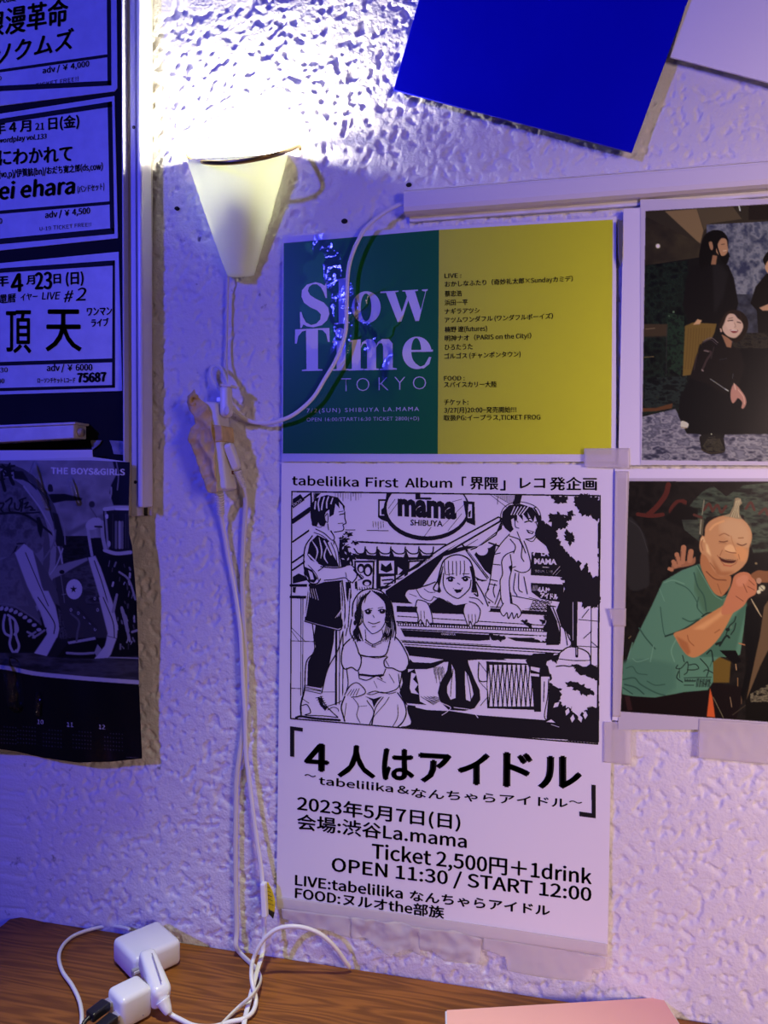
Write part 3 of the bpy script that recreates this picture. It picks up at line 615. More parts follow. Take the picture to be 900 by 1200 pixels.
def L_n(P, w=1., v=1, **k): cv.line(P, w*1.28 if v else w, v, **k)
# corner brackets of the title
for P in ([(340, 851), (355, 853), (355, 857.5), (345, 856), (345, 887), (340, 886.5)], [(698, 920), (693, 919.5), (693.5, 953), (679, 951), (679, 956.5), (698, 959)]): F_(P)
# ---- drawing: frame
def fr():
    L_n([(342, 576), (703.5, 581)], 1.3, smooth=False); L_n([(342, 576), (340.5, 842)], 1.1, smooth=False)
    L_n([(703.5, 581), (700, 872)], 1.5, smooth=False); L_n([(340.5, 842), (700, 872)], 1.2, smooth=False)
# left doorway: slanting boards, posts, floor
for y in (587, 603, 606, 629, 653, 662): L_n([(343, y+6), (363, y-8)], 1.6 if y not in (606,) else 3, smooth=False)
F_([(343, 585), (352, 579), (357, 586), (343, 596)]); cv.text('OKYO', (343.5, 594), (353.5, 587.5), 3.6, 0, off=.02, geo=True)
F_([(343, 676), (350, 672), (357, 675), (360, 680), (343, 684)]); L_n([(341, 686), (360, 686)], 2.6); L_n([(341, 699.5), (362, 700)], 2.6); F_([(343, 688), (347, 688), (346, 695), (343, 694)])
for x in (352.7, 355): L_n([(x, 700), (x-.3, 815)], .6)
L_n([(342, 751), (371, 752)], .6); L_n([(341, 806.5), (353, 807)], .6); L_n([(342, 736), (358, 752)], .4); L_n([(342, 740), (350, 751)], .4); L_n([(378, 811), (394, 811)], .5)
L_n([(364.5, 578), (365.5, 622)], 1.6); L_n([(368, 578), (368.5, 600)], .8)
# background: wall, awning, windows
F_([(369, 578), (376, 578), (371, 583), (369, 592)])
for x, y0, y1 in [(x, 578, 578+3+6*abs(math.sin(x*1.7))) for x in range(393, 426, 3)]: L_n([(x, y0), (x, y1)], .4)
L_n([(405, 621), (416, 621)], .6); L_n([(430, 621.5), (455, 622)], .7)
for x in range(437, 452, 3): L_n([(x, 611), (x+.4, 617+(x % 4))], .4)
L_n([(421, 635), (475, 637.5), (522, 638)], 1.5)
L_n([(585, 615), (600, 615.5)], .5); L_n([(609, 625), (620, 625)], .5)
sc_x = [415, 428, 442, 458, 475, 491, 508]
for a, b in zip(sc_x[:-1], sc_x[1:]):
    L_n([(a, 643), ((a+b)/2-2, 648.5), (b-1.5, 648), (b, 641)], 1.2)
F_([(412, 648), (420, 650), (426, 647.5), (428, 642), (430, 650), (440, 651), (443, 643), (446, 651), (456, 652), (459, 644), (462, 652), (473, 653), (476, 645), (479, 653), (489, 653), (492, 645), (495, 651), (508, 651), (503, 655), (470, 657), (418, 655)])
for x in range(432, 505, 2): L_n([(x, 655), (x, 658+(x*7 % 4))], .45)
F_([(441, 656), (478, 656), (478, 683), (466, 681), (464, 700), (456, 690), (441, 690)])
F_([(444, 657), (462, 657), (462, 672), (444, 672)], 0); F_([(447, 660), (452, 664), (458, 659), (460, 668), (453, 671), (446, 668)]); L_n([(443, 673), (463, 673)], 1)
F_([(466, 664), (472, 668), (466, 674)], 0); F_([(446, 676), (462, 675), (462, 686), (446, 687)], 0); L_n([(448, 680), (460, 679)], 1.4); L_n([(450, 684), (460, 683)], 1.2)
F_([(478, 657), (500, 656), (490, 665), (478, 671)]); F_([(480, 659), (492, 658), (486, 664), (480, 667)], 0)
F_([(464, 674), (474, 673), (474, 678), (464, 684)], 0); L_n([(466, 679), (473, 677)], .8)
F_([(415, 657), (439, 657), (438, 694), (416, 690)], 1); F_([(417, 659), (437, 659), (436, 692), (419, 690)], 0)
for c, rx, ry in (((423, 666), 4.5, 5.5), ((431, 668), 5.5, 7.5), ((430, 683), 5.5, 4)): E_(c, rx, ry); E_((c[0], c[1]+1), rx*.55, ry*.6, 0)
for x in range(418, 437, 3): L_n([(x, 688), (x+1, 692)], .6)
# leaves behind the left figure
for (x, y, r) in ((398, 634, 7), (408, 626, 5), (404, 641, 6), (412, 652, 7), (405, 654, 6), (403, 632, 6), (416, 636, 4), (399, 645, 5)):
    for k in range(7):
        a = k*.9+x; p = (x+r*1.3*math.cos(a), y+r*.8*math.sin(a)); F_([(x-1, y-1), ((x+p[0])/2+1.3, (y+p[1])/2-1.3), p, ((x+p[0])/2-1.3, (y+p[1])/2+1.3)])
# round sign
F_([(453, 578), (461, 578.5), (463, 590), (462, 616), (455, 612), (447, 609), (443, 606), (443, 585), (452, 585)]); F_([(445, 587), (452, 587), (452, 604), (445, 604)], 0); F_([(447, 597), (452, 593), (452, 603), (447, 603)])
a_ = np.linspace(math.pi*.97, 2.03*math.pi, 30)[::-1]
E_((500, 597), 50.5, 36.5); E_((500.5, 595), 47.5, 33.5, 0); F_([(440, 560), (560, 560), (560, 578.8), (440, 577)], 0)
F_([(543, 587), (556, 588), (557, 616), (547, 612)]); F_([(549, 591), (553, 591), (553, 607), (548, 607)], 0); F_([(549, 600), (552, 598), (551, 606), (549, 606)])
cv.text('L.', (487, 584.5), (506, 585), 9.5, off=.05, up=(0, -1), geo=True); F_([(480, 560), (520, 560), (520, 577.5), (480, 577)], 0)
cv.text('mama', (466, 603), (535, 607), 19, off=.05, up=(0, -1), geo=True); cv.text('SHIBUYA', (481, 615.5), (519, 617), 6.8, off=.02, geo=True)
for a, b in (((455, 596), (463, 585)), ((456, 603), (470, 584)), ((497, 629), (505, 618)), ((525, 622), (541, 602)), ((519, 616), (545, 590)), ((530, 588), (541, 585))): L_n([a, b], .4)
# upper right: sky hatching, wall lines
L_n([(575, 580), (592, 593), (596, 596)], .5); L_n([(579, 580), (597, 590)], .4)
for x in range(583, 610, 2): L_n([(x, 581), (x, 583+(x*5 % 9))], .5)
F_([(604, 580), (612, 580), (609, 592), (618, 592), (606, 596), (601, 590)])
# piano lid, going from lower left to upper right
F_([(452, 691), (520, 645), (590, 606), (588, 620), (560, 640), (520, 652), (486, 700), (478, 722), (452, 705)])
F_([(524, 645), (585, 607), (590, 611), (583, 622), (560, 640), (545, 640)], 0)
L_n([(446, 691), (520, 640.5), (584, 606), (589, 608)], 1.4, smooth=False); L_n([(449, 693.5), (522, 644.5), (586, 609)], 1.2, 0, smooth=False)
L_n([(519, 650.5), (586, 611), (587, 608)], 1.6, smooth=False); L_n([(446, 690), (452, 705)], .8)
L_n([(588, 611), (581, 627), (560, 641), (552, 644)], 1.2, smooth=False); L_n([(541, 637), (572, 677)], 1.5); L_n([(545, 641), (560, 632)], .5)
F_([(560, 644), (574, 642), (582, 636), (579, 652), (575, 674), (568, 668), (556, 650)]); E_((565, 645), 7, 6, 0); L_n([(573, 636), (585, 640)], 1.4)
F_([(573, 646), (577, 652), (574, 656), (571, 653)])
L_n([(548, 647), (572, 679)], 2, 0); L_n([(546, 645), (571, 678)], 1)
for k in range(6): L_n([(557+k*1.5, 676+k), (560+k*2, 680)], .9)
# foliage at the right, dark mass with pale leaves
rs = np.random.RandomState(5)
F_([(636, 580), (703, 582), (702, 870), (640, 850), (650, 720), (662, 690), (640, 640), (628, 630), (622, 600)])
def leaf(x, y, l, a, v, w=.28):
    dx, dy = math.cos(a), math.sin(a); F_([(x-dx*l*.5, y-dy*l*.5), (x-dy*l*w, y+dx*l*w), (x+dx*l*.5, y+dy*l*.5), (x+dy*l*w, y-dx*l*w)], v)
def cluster(P, v, n, l, seed, w=.28):
    F_(P, v, smooth=True); P = smoothp(P, True); r = np.random.RandomState(seed); c = P.mean(0)
    for _ in range(int(n*1.3)):
        q = P[r.randint(len(P))]; a = math.atan2(q[1]-c[1], q[0]-c[0])+r.uniform(-.9, .9); leaf(q[0], q[1], l*r.uniform(.7, 1.45), a, v, w)
cluster([(622, 586), (640, 581), (668, 590), (662, 600), (655, 602), (657, 606), (644, 612), (636, 604), (630, 596)], 0, 46, 9, 1)
cluster([(660, 582), (700, 583), (701, 600), (700, 655), (697, 672), (688, 660), (672, 650), (660, 635), (657, 620), (672, 612), (674, 598), (664, 592)], 0, 80, 9, 2)
cluster([(676, 586), (690, 582), (701, 590), (700, 606), (690, 601), (683, 600)], 1, 46, 8, 3)
cluster([(648, 582), (662, 583), (660, 588), (652, 588)], 1, 14, 6, 23)
cluster([(663, 625), (668, 624), (671, 632), (667, 636)], 1, 12, 6, 4)
cluster([(646, 604), (660, 604), (662, 616), (650, 619)], 1, 20, 6, 33)
for x, y in ((676, 654), (682, 664), (692, 660), (697, 668), (664, 640), (669, 648)): leaf(x, y, 10, 1.7, 0)
# signs on the right
F_([(623, 647), (660, 650), (658, 676), (622, 674)]); F_([(624, 649), (628, 645), (626, 652)], 0)
cv.text('LA', (634, 651), (643.5, 651.5), 6.6, 0, off=.05, geo=True); cv.text('MAMA', (626, 660.5), (652.5, 661.5), 6.4, 0, off=.05, geo=True); L_n([(636, 664.5), (643, 665)], .7, 0)
cv.text('TOUR, LIVE', (627, 670.5), (647.5, 671), 2.6, 0, geo=True); L_n([(622.5, 675.5), (658, 677)], 1, 0); L_n([(648, 673), (656, 664)], .7, 0); L_n([(651, 674), (657, 668)], .5, 0)
F_([(619, 678), (662, 680), (662, 683), (619, 681)], 0); F_([(622, 683), (661, 685), (659, 706), (634, 702), (623, 694)])
cv.text('4人は', (630, 693), (645, 694.5), 6, 0, off=.03); cv.text('アイドル', (633, 700), (654, 702), 6, 0, off=.03)
for k in range(5): L_n([(624+k*1.2, 692), (625+k*1.2, 686)], .6, 0)
# ground at the bottom right & under the piano
F_([(478, 826), (520, 832), (560, 838), (640, 844), (660, 780), (672, 790), (702, 800), (700, 871), (600, 863), (470, 852)])
F_([(486, 822), (500, 826), (522, 829), (545, 832), (522, 833), (500, 832), (487, 829)], 0)
F_([(557, 831), (600, 834), (632, 839), (631, 842), (610, 840), (590, 838), (557, 836)], 0)
cluster([(652, 780), (668, 783), (672, 792), (688, 796), (700, 806), (698, 826), (688, 824), (678, 834), (668, 826), (660, 820), (662, 806), (650, 800), (646, 788)], 0, 90, 10, 7)
cluster([(664, 800), (680, 802), (694, 812), (684, 812), (672, 806)], 1, 18, 6, 8)
for x, y, a in ((665, 834, 1.9), (680, 842, 1.3), (686, 838, 1.6), (671, 842, 1.7), (652, 826, 2.4)): leaf(x, y, 10, a, 0)
L_n([(560, 862), (665, 867.3)], 1, 0)
F_([(640, 846), (646, 843), (651, 847)], 0); L_n([(646, 849), (655, 852)], .7, 0)
# window boards behind the piano, right side
F_([(676, 705), (701, 708), (700, 782), (689, 776), (676, 760)], 0)
for P in ([(678, 726), (700, 728)], [(676, 757), (700, 758.5)], [(693, 712), (692.5, 790)], [(682, 724), (690, 714)], [(684, 748), (693, 740)], [(693, 752), (700, 758)], [(690, 787), (699, 780)]): L_n(P, .7)
F_([(668, 702), (677, 704), (676, 756), (668, 750)]); L_n([(671.5, 706), (671.5, 750)], 1, 0); cluster([(683, 698), (700, 700), (699, 708), (686, 710)], 1, 20, 7, 12)
# ---- piano body
F_([(458, 706), (640, 716), (668, 745), (670, 763), (640, 770), (478, 757), (470, 740)], 0)
F_([(465, 710), (490, 711), (500, 715), (545, 716), (546, 720), (465, 717)])
L_n([(562, 714), (640, 719)], 3.4); L_n([(562, 710.5), (640, 714)], .8)
L_n([(466, 722), (640, 733)], .8); L_n([(465, 728.5), (640, 737)], 1.2)
F_([(466, 729.5), (642, 737), (642, 741), (466, 733.5)])
for k in range(58):
    x = 467+k*3; F_([(x, 730.4+(x-466)*.042), (x+1.9, 730.4+(x-464)*.042), (x+1.9, 732.7+(x-464)*.042), (x, 732.7+(x-466)*.042)], 0)
for P, w in (([(470, 737), (652, 746)], 1.1), ([(472, 752), (668, 763)], 1.4), ([(474, 755), (662, 766)], .8), ([(466, 750), (575, 756)], .5)): L_n(P, w)
F_([(470, 738), (574, 744), (574, 750), (560, 751), (474, 746)]); cv.text('OSAKAYA', (517, 744), (534, 744.6), 2.2, 0, off=.03, geo=True)
cluster([(575, 744), (590, 746), (588, 750), (577, 749)], 1, 14, 4, 14); F_([(594, 747), (654, 748), (656, 754), (625, 753), (604, 751)]); cluster([(626, 746), (640, 747), (634, 751)], 0, 12, 4, 15)
for x, y in ((568, 706), (612, 728), (618, 731), (634, 727), (638, 723)): cluster([(x, y), (x+5, y), (x+4, y+4)], 1, 6, 4, int(x))
F_([(641, 708), (648, 712), (656, 742), (655, 756), (640, 756), (641, 741), (635, 738), (640, 730)]); F_([(645, 711), (651, 713), (662, 748), (662, 756), (658, 756), (656, 735)], 0)
L_n([(648, 712), (656, 734), (656, 754)], 1.1); L_n([(656, 734), (665, 733)], 1.2); L_n([(654, 715), (662, 740), (665, 756)], .9)
L_n([(645, 710), (651, 711)], 1); L_n([(620, 700), (642, 706)], .5)
# under the piano: back panel, pedals lyre, bellows grille, legs
F_([(474, 757), (640, 769), (640, 775), (616, 774), (560, 773), (520, 776), (505, 784), (476, 784)]); F_([(476, 768), (505, 771), (520, 773), (505, 777), (484, 776)], 0)
F_([(590, 772), (628, 773), (626, 780), (600, 776)], 0)
F_([(492, 786), (522, 779), (520, 822), (493, 824)], 0)
for k in range(14): L_n([(493+k*1.2, 816+k % 3), (508+k, 826-k*.6)], .35)
for k in range(10): L_n([(508+k*1.3, 781+k % 2), (509+k*1.3, 790+(k*5 % 14))], .4)
F_([(474, 790), (486, 784), (490, 800), (492, 822), (500, 826), (476, 824)]); F_([(482, 788), (488, 790), (484, 796), (490, 802), (486, 808), (491, 814), (482, 812), (480, 806)], 0)
F_([(556, 778), (575, 776), (575, 830), (556, 830)], 0); L_n([(561, 776), (561.5, 797), (575, 798)], 1); L_n([(561, 798), (574, 812)], .5); L_n([(562, 777), (572, 790)], .5); L_n([(563, 827), (573, 815)], .5)
F_([(519, 764), (553, 766), (552, 770), (548, 771), (549, 778), (556, 796), (562, 808), (563, 820), (556, 830), (545, 833), (526, 832), (516, 822), (513, 812), (516, 800), (524, 786), (526, 773), (519, 770)])
F_([(529, 778), (533, 786), (534, 800), (534, 818), (528, 820), (524, 812), (524, 804), (530, 792)], 0); F_([(545, 786), (549, 792), (553, 804), (555, 814), (551, 822), (546, 820), (545, 803)], 0)
L_n([(531, 784), (529, 800), (528, 816)], .6); L_n([(547, 790), (550, 804), (552, 820)], .6)
for P in ([(518, 824), (528, 829), (524, 834), (518, 838)], [(549, 831), (556, 836), (560, 841)], [(532, 829), (548, 831)]): L_n(P, 1, 0)
F_([(570, 775), (626, 778), (629, 832), (571, 830)], 1)
for k in range(10):
    x = 573.5+k*5.4; m_ = .10
    for (ya, yb) in ((778, 802), (803, 828)):
        c = (ya+yb)/2
        F_([(x, ya+1), (x+3.9, ya+1), (x+2, yb)] if ya < 800 else [(x+2, ya), (x+4.2, yb), (x, yb)], 0)
    F_([(x-2.6+m_, 802), (x-.6, 785), (x+.9, 802), (x-.6, 822)], 0)
F_([(622, 776), (634, 776), (634, 834), (626, 834)])
F_([(625, 766), (650, 765), (642, 780), (645, 793), (630, 793), (620, 782), (616, 774)]); F_([(641, 775), (646, 773), (650, 778), (645, 780), (647, 785), (640, 779)], 0); F_([(622, 781), (633, 783), (632, 788), (622, 785)], 0); F_([(622, 789), (632, 790), (632, 793), (621, 792)], 0)
F_([(634, 796), (644, 796), (640, 824), (635, 824)], 0); L_n([(638, 799), (637, 822)], .8); F_([(634, 828), (640, 829), (639, 833), (634, 832)], 0); L_n([(643, 796), (642, 815), (638, 838), (641, 845)], .8)
F_([(653, 776), (657, 765), (668, 758), (680, 760), (690, 766), (692, 778), (686, 782), (668, 778), (655, 781)], 0)
L_n([(652, 777), (652, 770), (660, 762), (668, 758), (680, 760), (690, 766), (692, 779), (684, 782), (676, 779), (668, 781), (660, 780), (652, 781)], 1.1); L_n([(654, 772), (672, 774), (691, 774)], .8); L_n([(676, 758), (676, 769)], 2.6); L_n([(676, 759), (676, 767)], .9, 0)
L_n([(660, 730), (668, 750), (676, 758)], 1); L_n([(668, 757), (674, 752)], .8)
# ---- standing man, left
F_([(366, 628), (380, 622), (398, 632), (401, 660), (412, 664), (414, 672), (402, 700), (398, 740), (380, 736), (356, 728), (360, 690), (357, 655), (359, 638)], 0, smooth=True)
F_([(362, 625), (363, 600), (370, 585), (385, 580), (400, 586), (404, 600), (402, 621), (392, 624), (394, 632), (382, 640), (370, 630)], 0)
F_([(363.5, 592), (370, 584), (383, 580), (396, 583), (404, 593), (403.5, 600), (401, 592), (397, 588), (398, 596), (393, 590), (391, 603), (386, 606), (386, 597), (382, 600), (380.5, 604), (382, 612), (380, 617), (375, 616), (373, 612), (371, 617), (366, 616), (364, 606)])
for P in ([(375, 583), (373, 590), (374, 598)], [(380, 583), (378, 590), (377, 597)], [(385, 582.5), (383, 589), (383, 595)], [(370, 588), (369, 596)], [(390, 584), (388, 590)]): L_n(P, 2, 0); L_n([(p[0]+1, p[1]) for p in P], .45)
L_n([(365, 614), (375, 618), (382, 612)], .5)
L_n([(404, 600), (404, 607), (405.5, 613), (402, 615), (403, 619), (401, 622), (392, 623.5)], .9); L_n([(396, 613.5), (402, 613)], .6); L_n([(398, 603), (403, 602)], .9); L_n([(397, 600), (402, 599)], .6); L_n([(381, 605), (384, 602), (384, 612), (381, 610)], .7)
L_n([(384, 614), (385, 621)], .7); L_n([(387, 622), (391, 628)], .5)
L_n([(370, 620), (380, 625), (389, 633), (392, 630), (388, 622)], .9); L_n([(368, 624), (378, 628), (390, 638), (391, 633)], .7); L_n([(392, 634), (396, 645), (398, 664)], .9)
F_([(372, 627), (386, 634), (394, 650), (397, 664), (380, 664), (364, 656), (360, 650), (363, 636)])
for P in ([(366, 634), (372, 645), (370, 656)], [(374, 630), (377, 645), (376, 654)], [(380, 634), (388, 650)], [(362, 650), (372, 660)], [(383, 640), (380, 652), (384, 660)]): L_n(P, 1.9, 0, taper=.6)
F_([(388, 632), (395, 648), (396, 660), (390, 650), (384, 636)], 0); L_n([(388, 636), (393, 648), (395, 660)], .7)
L_n([(366, 628), (358, 640), (356, 656), (357, 668), (362, 682), (371, 684), (376, 678)], 1.1); L_n([(358, 665), (364, 678)], .7); L_n([(361, 662), (370, 672), (374, 682)], .6)
F_([(357, 664), (366, 668), (372, 678), (368, 683), (360, 681), (356, 672)]); F_([(361, 668), (366, 671), (368, 679), (364, 679)], 0); F_([(358, 674), (361, 677), (361, 680)], 0)
F_([(376, 664), (404, 665), (411, 662), (416, 668), (420, 678), (413, 683), (404, 680), (380, 680), (374, 674)], 0, smooth=True)
L_n([(376, 664), (392, 665.5), (403, 664), (410, 661), (417, 668), (418, 676), (413, 683)], 1.1); L_n([(380, 680), (392, 679), (404, 677), (408, 680), (413, 683)], .9); L_n([(373, 669), (380, 664)], .8); L_n([(405, 671), (406, 676)], .6); L_n([(415, 668), (424, 678)], 1.8); L_n([(422, 673), (426, 677), (420, 680)], .7)
F_([(398, 632), (404, 640), (413, 652), (414, 662), (400, 664), (397, 648)]); 
for x, y, a in ((405, 648, 1), (408, 655, 2), (402, 655, .4), (411, 660, 1.4), (402, 642, 2)): leaf(x, y, 5, a, 0, .2)
F_([(362, 684), (371, 685), (380, 682), (400, 680), (402, 700), (401, 720), (402, 735), (396, 737), (378, 733), (357, 727), (359, 706)])
for P in ([(362, 688), (361, 704), (358, 722)], [(399, 683), (400, 705), (401, 725)]): L_n(P, 1.3, 0)
for k in range(4): L_n([(362+k*2.5, 690), (364+k*3, 700+k)], .7, 0)
L_n([(401, 680), (404, 705), (404, 736)], 1); L_n([(408, 680), (410, 700), (408, 735)], .8); F_([(405, 682), (411, 682), (412, 700), (408, 706), (406, 700)])
L_n([(410, 690), (408, 710), (404, 730), (400, 738)], 1.4, 0); L_n([(357, 728), (379, 734.5), (398, 738.5), (401, 730)], 1.1)
for k in range(3): L_n([(393+k*2, 724-k), (399+k, 716-k*2)], .7, 0)
F_([(370, 732), (392, 737), (391, 752), (386, 778), (380, 800), (377, 806), (360, 803), (361, 776), (370, 758), (368, 745)])
L_n([(366, 731), (368, 748), (368, 764), (359, 776), (357, 806)], 1); L_n([(368, 764), (372, 762)], .7); L_n([(402, 740), (396, 762), (384, 784), (377, 812)], 1)
for k in range(4): L_n([(358, 803+k*2), (376, 806+k*2+(k % 2))], .7)
L_n([(353, 840), (352.5, 826), (356, 812), (357, 806)], 1.5); L_n([(353, 827), (360, 826), (364, 835), (358, 838), (380, 839), (397, 841)], .9); L_n([(353, 818), (362, 824)], .6); L_n([(376, 816), (382, 827), (397, 841), (398, 836)], .9)
F_([(372, 817), (377, 818), (379, 826), (384, 829), (381, 833), (375, 826)]); 
for k in range(5): L_n([(370+k*1.5, 818+k*2.4), (378+k*1.2, 816+k*2.4)], .55)
L_n([(380, 829), (395, 824), (402, 820)], .7); L_n([(384, 832), (390, 829), (396, 831), (398, 840)], .7); L_n([(347, 841), (353, 839.5), (370, 842), (398, 844)], 2)
for x, w in ((394, 1.8), (398, .7), (402, .9)): L_n([(x, 740), (x-.3, 825)], w)
L_n([(407, 736), (405, 745)], .8)
# ---- seated girl in front
F_([(414, 744), (420, 700), (434, 690), (448, 693), (459, 706), (461, 725), (466, 744), (480, 770), (474, 790), (477, 830), (476, 851), (402, 845), (400, 824), (406, 790), (400, 775), (404, 756)], 0, smooth=True)
hair = [(426, 702), (421, 712), (423, 722), (417, 732), (413, 744)]
for k in range(7): L_n([(434-k*1.8, 693+k*1.2), (424-k*.7, 706+k), (423-k*1.2, 722), (417-k*.3+k, 738), (412+k*2.2, 748+(k*3 % 5))], .9)
for k in range(7): L_n([(436+k*2.6, 692+k*.8), (450+k*1.2, 704), (453+k*1.3, 720), (452+k*2, 736), (447+k*2.6, 750-(k*3 % 6))], .9)
for k in range(5):
    L_n([(432-k*3.2, 694+k*1.4), (421-k*.8, 712), (425-k*1.5, 728), (414+k*.6, 740), (419-k*.9+k*1.9, 751)], .6)
    L_n([(440+k*3.2, 694+k*1.3), (455+k*.4, 712), (451+k*1.5, 727), (459-k*.3, 740), (446+k*2.6, 752)], .5)
L_n([(413, 722), (414, 706), (422, 694), (434, 690), (447, 693), (458, 706), (461, 720), (464, 742)], 1.2); L_n([(412, 726), (410, 740), (415, 750)], 1); L_n([(434, 692), (430, 697), (427, 706)], .7)
for x, y in ((416, 730), (455, 732), (458, 742), (418, 742), (452, 744)): E_((x, y), 1.7, 3)
L_n([(425, 716), (426, 730), (433, 740), (438, 742.5), (447, 737), (452, 727), (452, 716)], .8)
L_n([(431, 713.5), (437, 713)], .5); L_n([(443, 712.5), (449, 711.5)], .6)
E_((431.5, 717.3), 3.3, 2.6); E_((448, 716.6), 3.3, 2.6); E_((431, 716.2), 1, .8, 0); E_((447.5, 715.5), 1, .8, 0); L_n([(427.5, 716), (431, 714.4), (435.5, 715.6)], 1); L_n([(443.5, 715.6), (447, 714), (451.5, 715)], 1)
L_n([(437, 721), (438.5, 723.5)], .6); L_n([(431.5, 729), (438, 731), (445, 728.8)], .8); L_n([(436, 734.5), (440, 734)], .6)
L_n([(428, 738), (429, 751)], .6); L_n([(448, 738), (449, 745)], .6)
L_n([(428, 749.5), (437, 755), (446, 751)], .9); L_n([(428, 752.5), (437, 757), (447, 753)], .6); L_n([(437, 755), (436, 758), (440, 758)], .7)
L_n([(416, 752), (419, 760), (423, 768), (440, 769.5), (452, 767), (457, 752)], 1.1); L_n([(421, 767), (440, 771), (453, 769)], .8)
L_n([(410, 749), (402, 758), (400, 775), (404, 784), (412, 782), (419, 786), (423, 778), (423, 770), (420, 764)], 1.1); L_n([(424, 770), (422, 782)], .5)
L_n([(463, 746), (470, 754), (478, 770), (478, 782), (470, 787), (460, 783), (452, 782), (450, 775), (454, 770)], 1.1); L_n([(452, 774), (456, 781)], .6)
for P in ([(406, 783), (408, 800), (406, 810)], [(420, 787), (421, 795)], [(471, 787), (469, 800), (464, 808), (450, 812), (440, 810), (432, 812)], [(452, 784), (448, 792), (440, 792), (424, 790)], [(421, 795), (430, 797), (442, 792), (448, 796)]): L_n(P, .9)
L_n([(421, 790.5), (436, 792), (449, 791)], 1.8); L_n([(442, 795), (452, 800)], .5); L_n([(438, 798), (442, 806)], .5); L_n([(456, 790), (462, 800)], .5)
L_n([(404, 814), (410, 804), (418, 800), (426, 806), (428, 812), (420, 816), (412, 817)], .9); 
for k in range(4): L_n([(407+k*3.4, 815), (412+k*3, 808-k*.4)], .5)
L_n([(430, 813), (436, 814), (446, 811), (456, 813), (464, 811)], .7); F_([(428, 816), (436, 821), (438, 829), (442, 822), (448, 816), (438, 819)])
L_n([(404, 816), (400, 828), (402, 838), (404, 845)], 1.2); L_n([(414, 818), (420, 827), (418, 838), (422, 847)], .6); L_n([(430, 821), (438, 834), (433, 849)], .8); L_n([(449, 817), (440, 830), (436, 849)], .8); L_n([(406, 824), (403, 845)], .5)
L_n([(456, 817), (450, 826), (438, 840), (435, 850)], .5); L_n([(420, 828), (430, 827)], .4); L_n([(466, 812), (474, 824), (476, 836), (472, 846), (466, 852)], 1.1); L_n([(466, 826), (466, 840), (460, 852)], .6); L_n([(467, 790), (470, 812), (477, 826)], .8)
F_([(470, 788), (478, 784), (478, 810), (476, 826), (468, 812), (472, 800)])
# ---- girl leaning on the piano (middle)
F_([(478, 692), (490, 690), (512, 682), (520, 660), (535, 652), (550, 656), (558, 680), (566, 700), (572, 706), (574, 716), (560, 716), (548, 714), (530, 713), (505, 712), (494, 712), (476, 702)], 0, smooth=True)
F_([(514, 700), (522, 703), (535, 709), (548, 707), (545, 716), (500, 715), (504, 708)])
F_([(518, 699), (526, 706), (536, 709), (546, 704), (548, 697), (540, 690), (526, 690)], 0, smooth=True)
L_n([(515, 694), (508, 690), (513, 680), (516, 668), (521, 656), (535, 650), (549, 655), (555, 668), (557, 684), (560, 698), (556, 696)], 1.2)
for k in range(6): L_n([(521+k*4.6, 658-abs(k-2.5)*.3), (521+k*4.7, 666), (522+k*4.3, 673+(k % 2)*1.5)], .7)
for k in range(5): L_n([(519-k*.7, 664+k*3), (516-k*.8, 680), (513-k*.2+k*1.1, 693)], .9)
for k in range(4): L_n([(551+k*.9, 664), (554+k*.6, 680), (553+k*1.5, 694)], .9)
L_n([(520, 672), (519.5, 684), (524, 694), (535, 701), (541, 699), (550, 690), (552, 680)], .9)
E_((528, 679.4), 3.2, 2.5); E_((545.5, 678.9), 3.2, 2.5); E_((527.5, 678.4), 1, .7, 0); E_((545, 678), 1, .7, 0); L_n([(523.5, 678), (528, 676), (532.5, 677.5)], 1.2); L_n([(541.5, 677.5), (546, 675.6), (550.5, 677)], 1.2); L_n([(523, 673.5), (532, 672.5)], .5); L_n([(542, 672.5), (550, 672.5)], .5)
L_n([(536, 683), (539, 685)], .6); F_([(530.5, 689), (537, 691), (543, 688), (540, 694), (535, 695)]); L_n([(532, 690.3), (541, 690)], .9, 0)
L_n([(478, 704), (474, 697), (476, 691), (485, 690), (500, 686), (510, 682)], 1.1); L_n([(497, 690), (503, 694), (510, 694)], .6); L_n([(488, 691), (494, 700), (504, 704), (508, 700)], .7); L_n([(480, 696), (488, 699)], .5); L_n([(508, 699), (516, 703), (512, 708), (502, 707)], .8); L_n([(558, 682), (566, 696), (572, 710)], 1.1); L_n([(550, 700), (560, 702), (566, 708)], .8); L_n([(524, 704), (536, 711), (546, 708)], .6)
F_([(490, 706), (498, 704), (503, 710), (507, 722), (503, 732), (499, 734), (495, 728), (492, 731), (489, 722)], 0, smooth=True); L_n([(488, 705), (487, 712), (490, 722), (490, 730), (493, 726), (496, 732), (499, 734), (500, 726), (504, 732), (507, 730), (505, 716), (500, 706), (490, 703), (488, 706)], .9)
for x in (493, 497): L_n([(x, 716), (x+.5, 725)], .5)
F_([(546, 708), (556, 708), (562, 716), (560, 728), (552, 734), (546, 730), (543, 716)], 0, smooth=True); L_n([(545, 708), (543, 716), (546, 727), (549, 734), (551, 728), (554, 734), (557, 730), (560, 728), (563, 716), (558, 708), (550, 705)], .9)
for x in (549, 553, 557): L_n([(x, 720), (x+.4, 729)], .5)
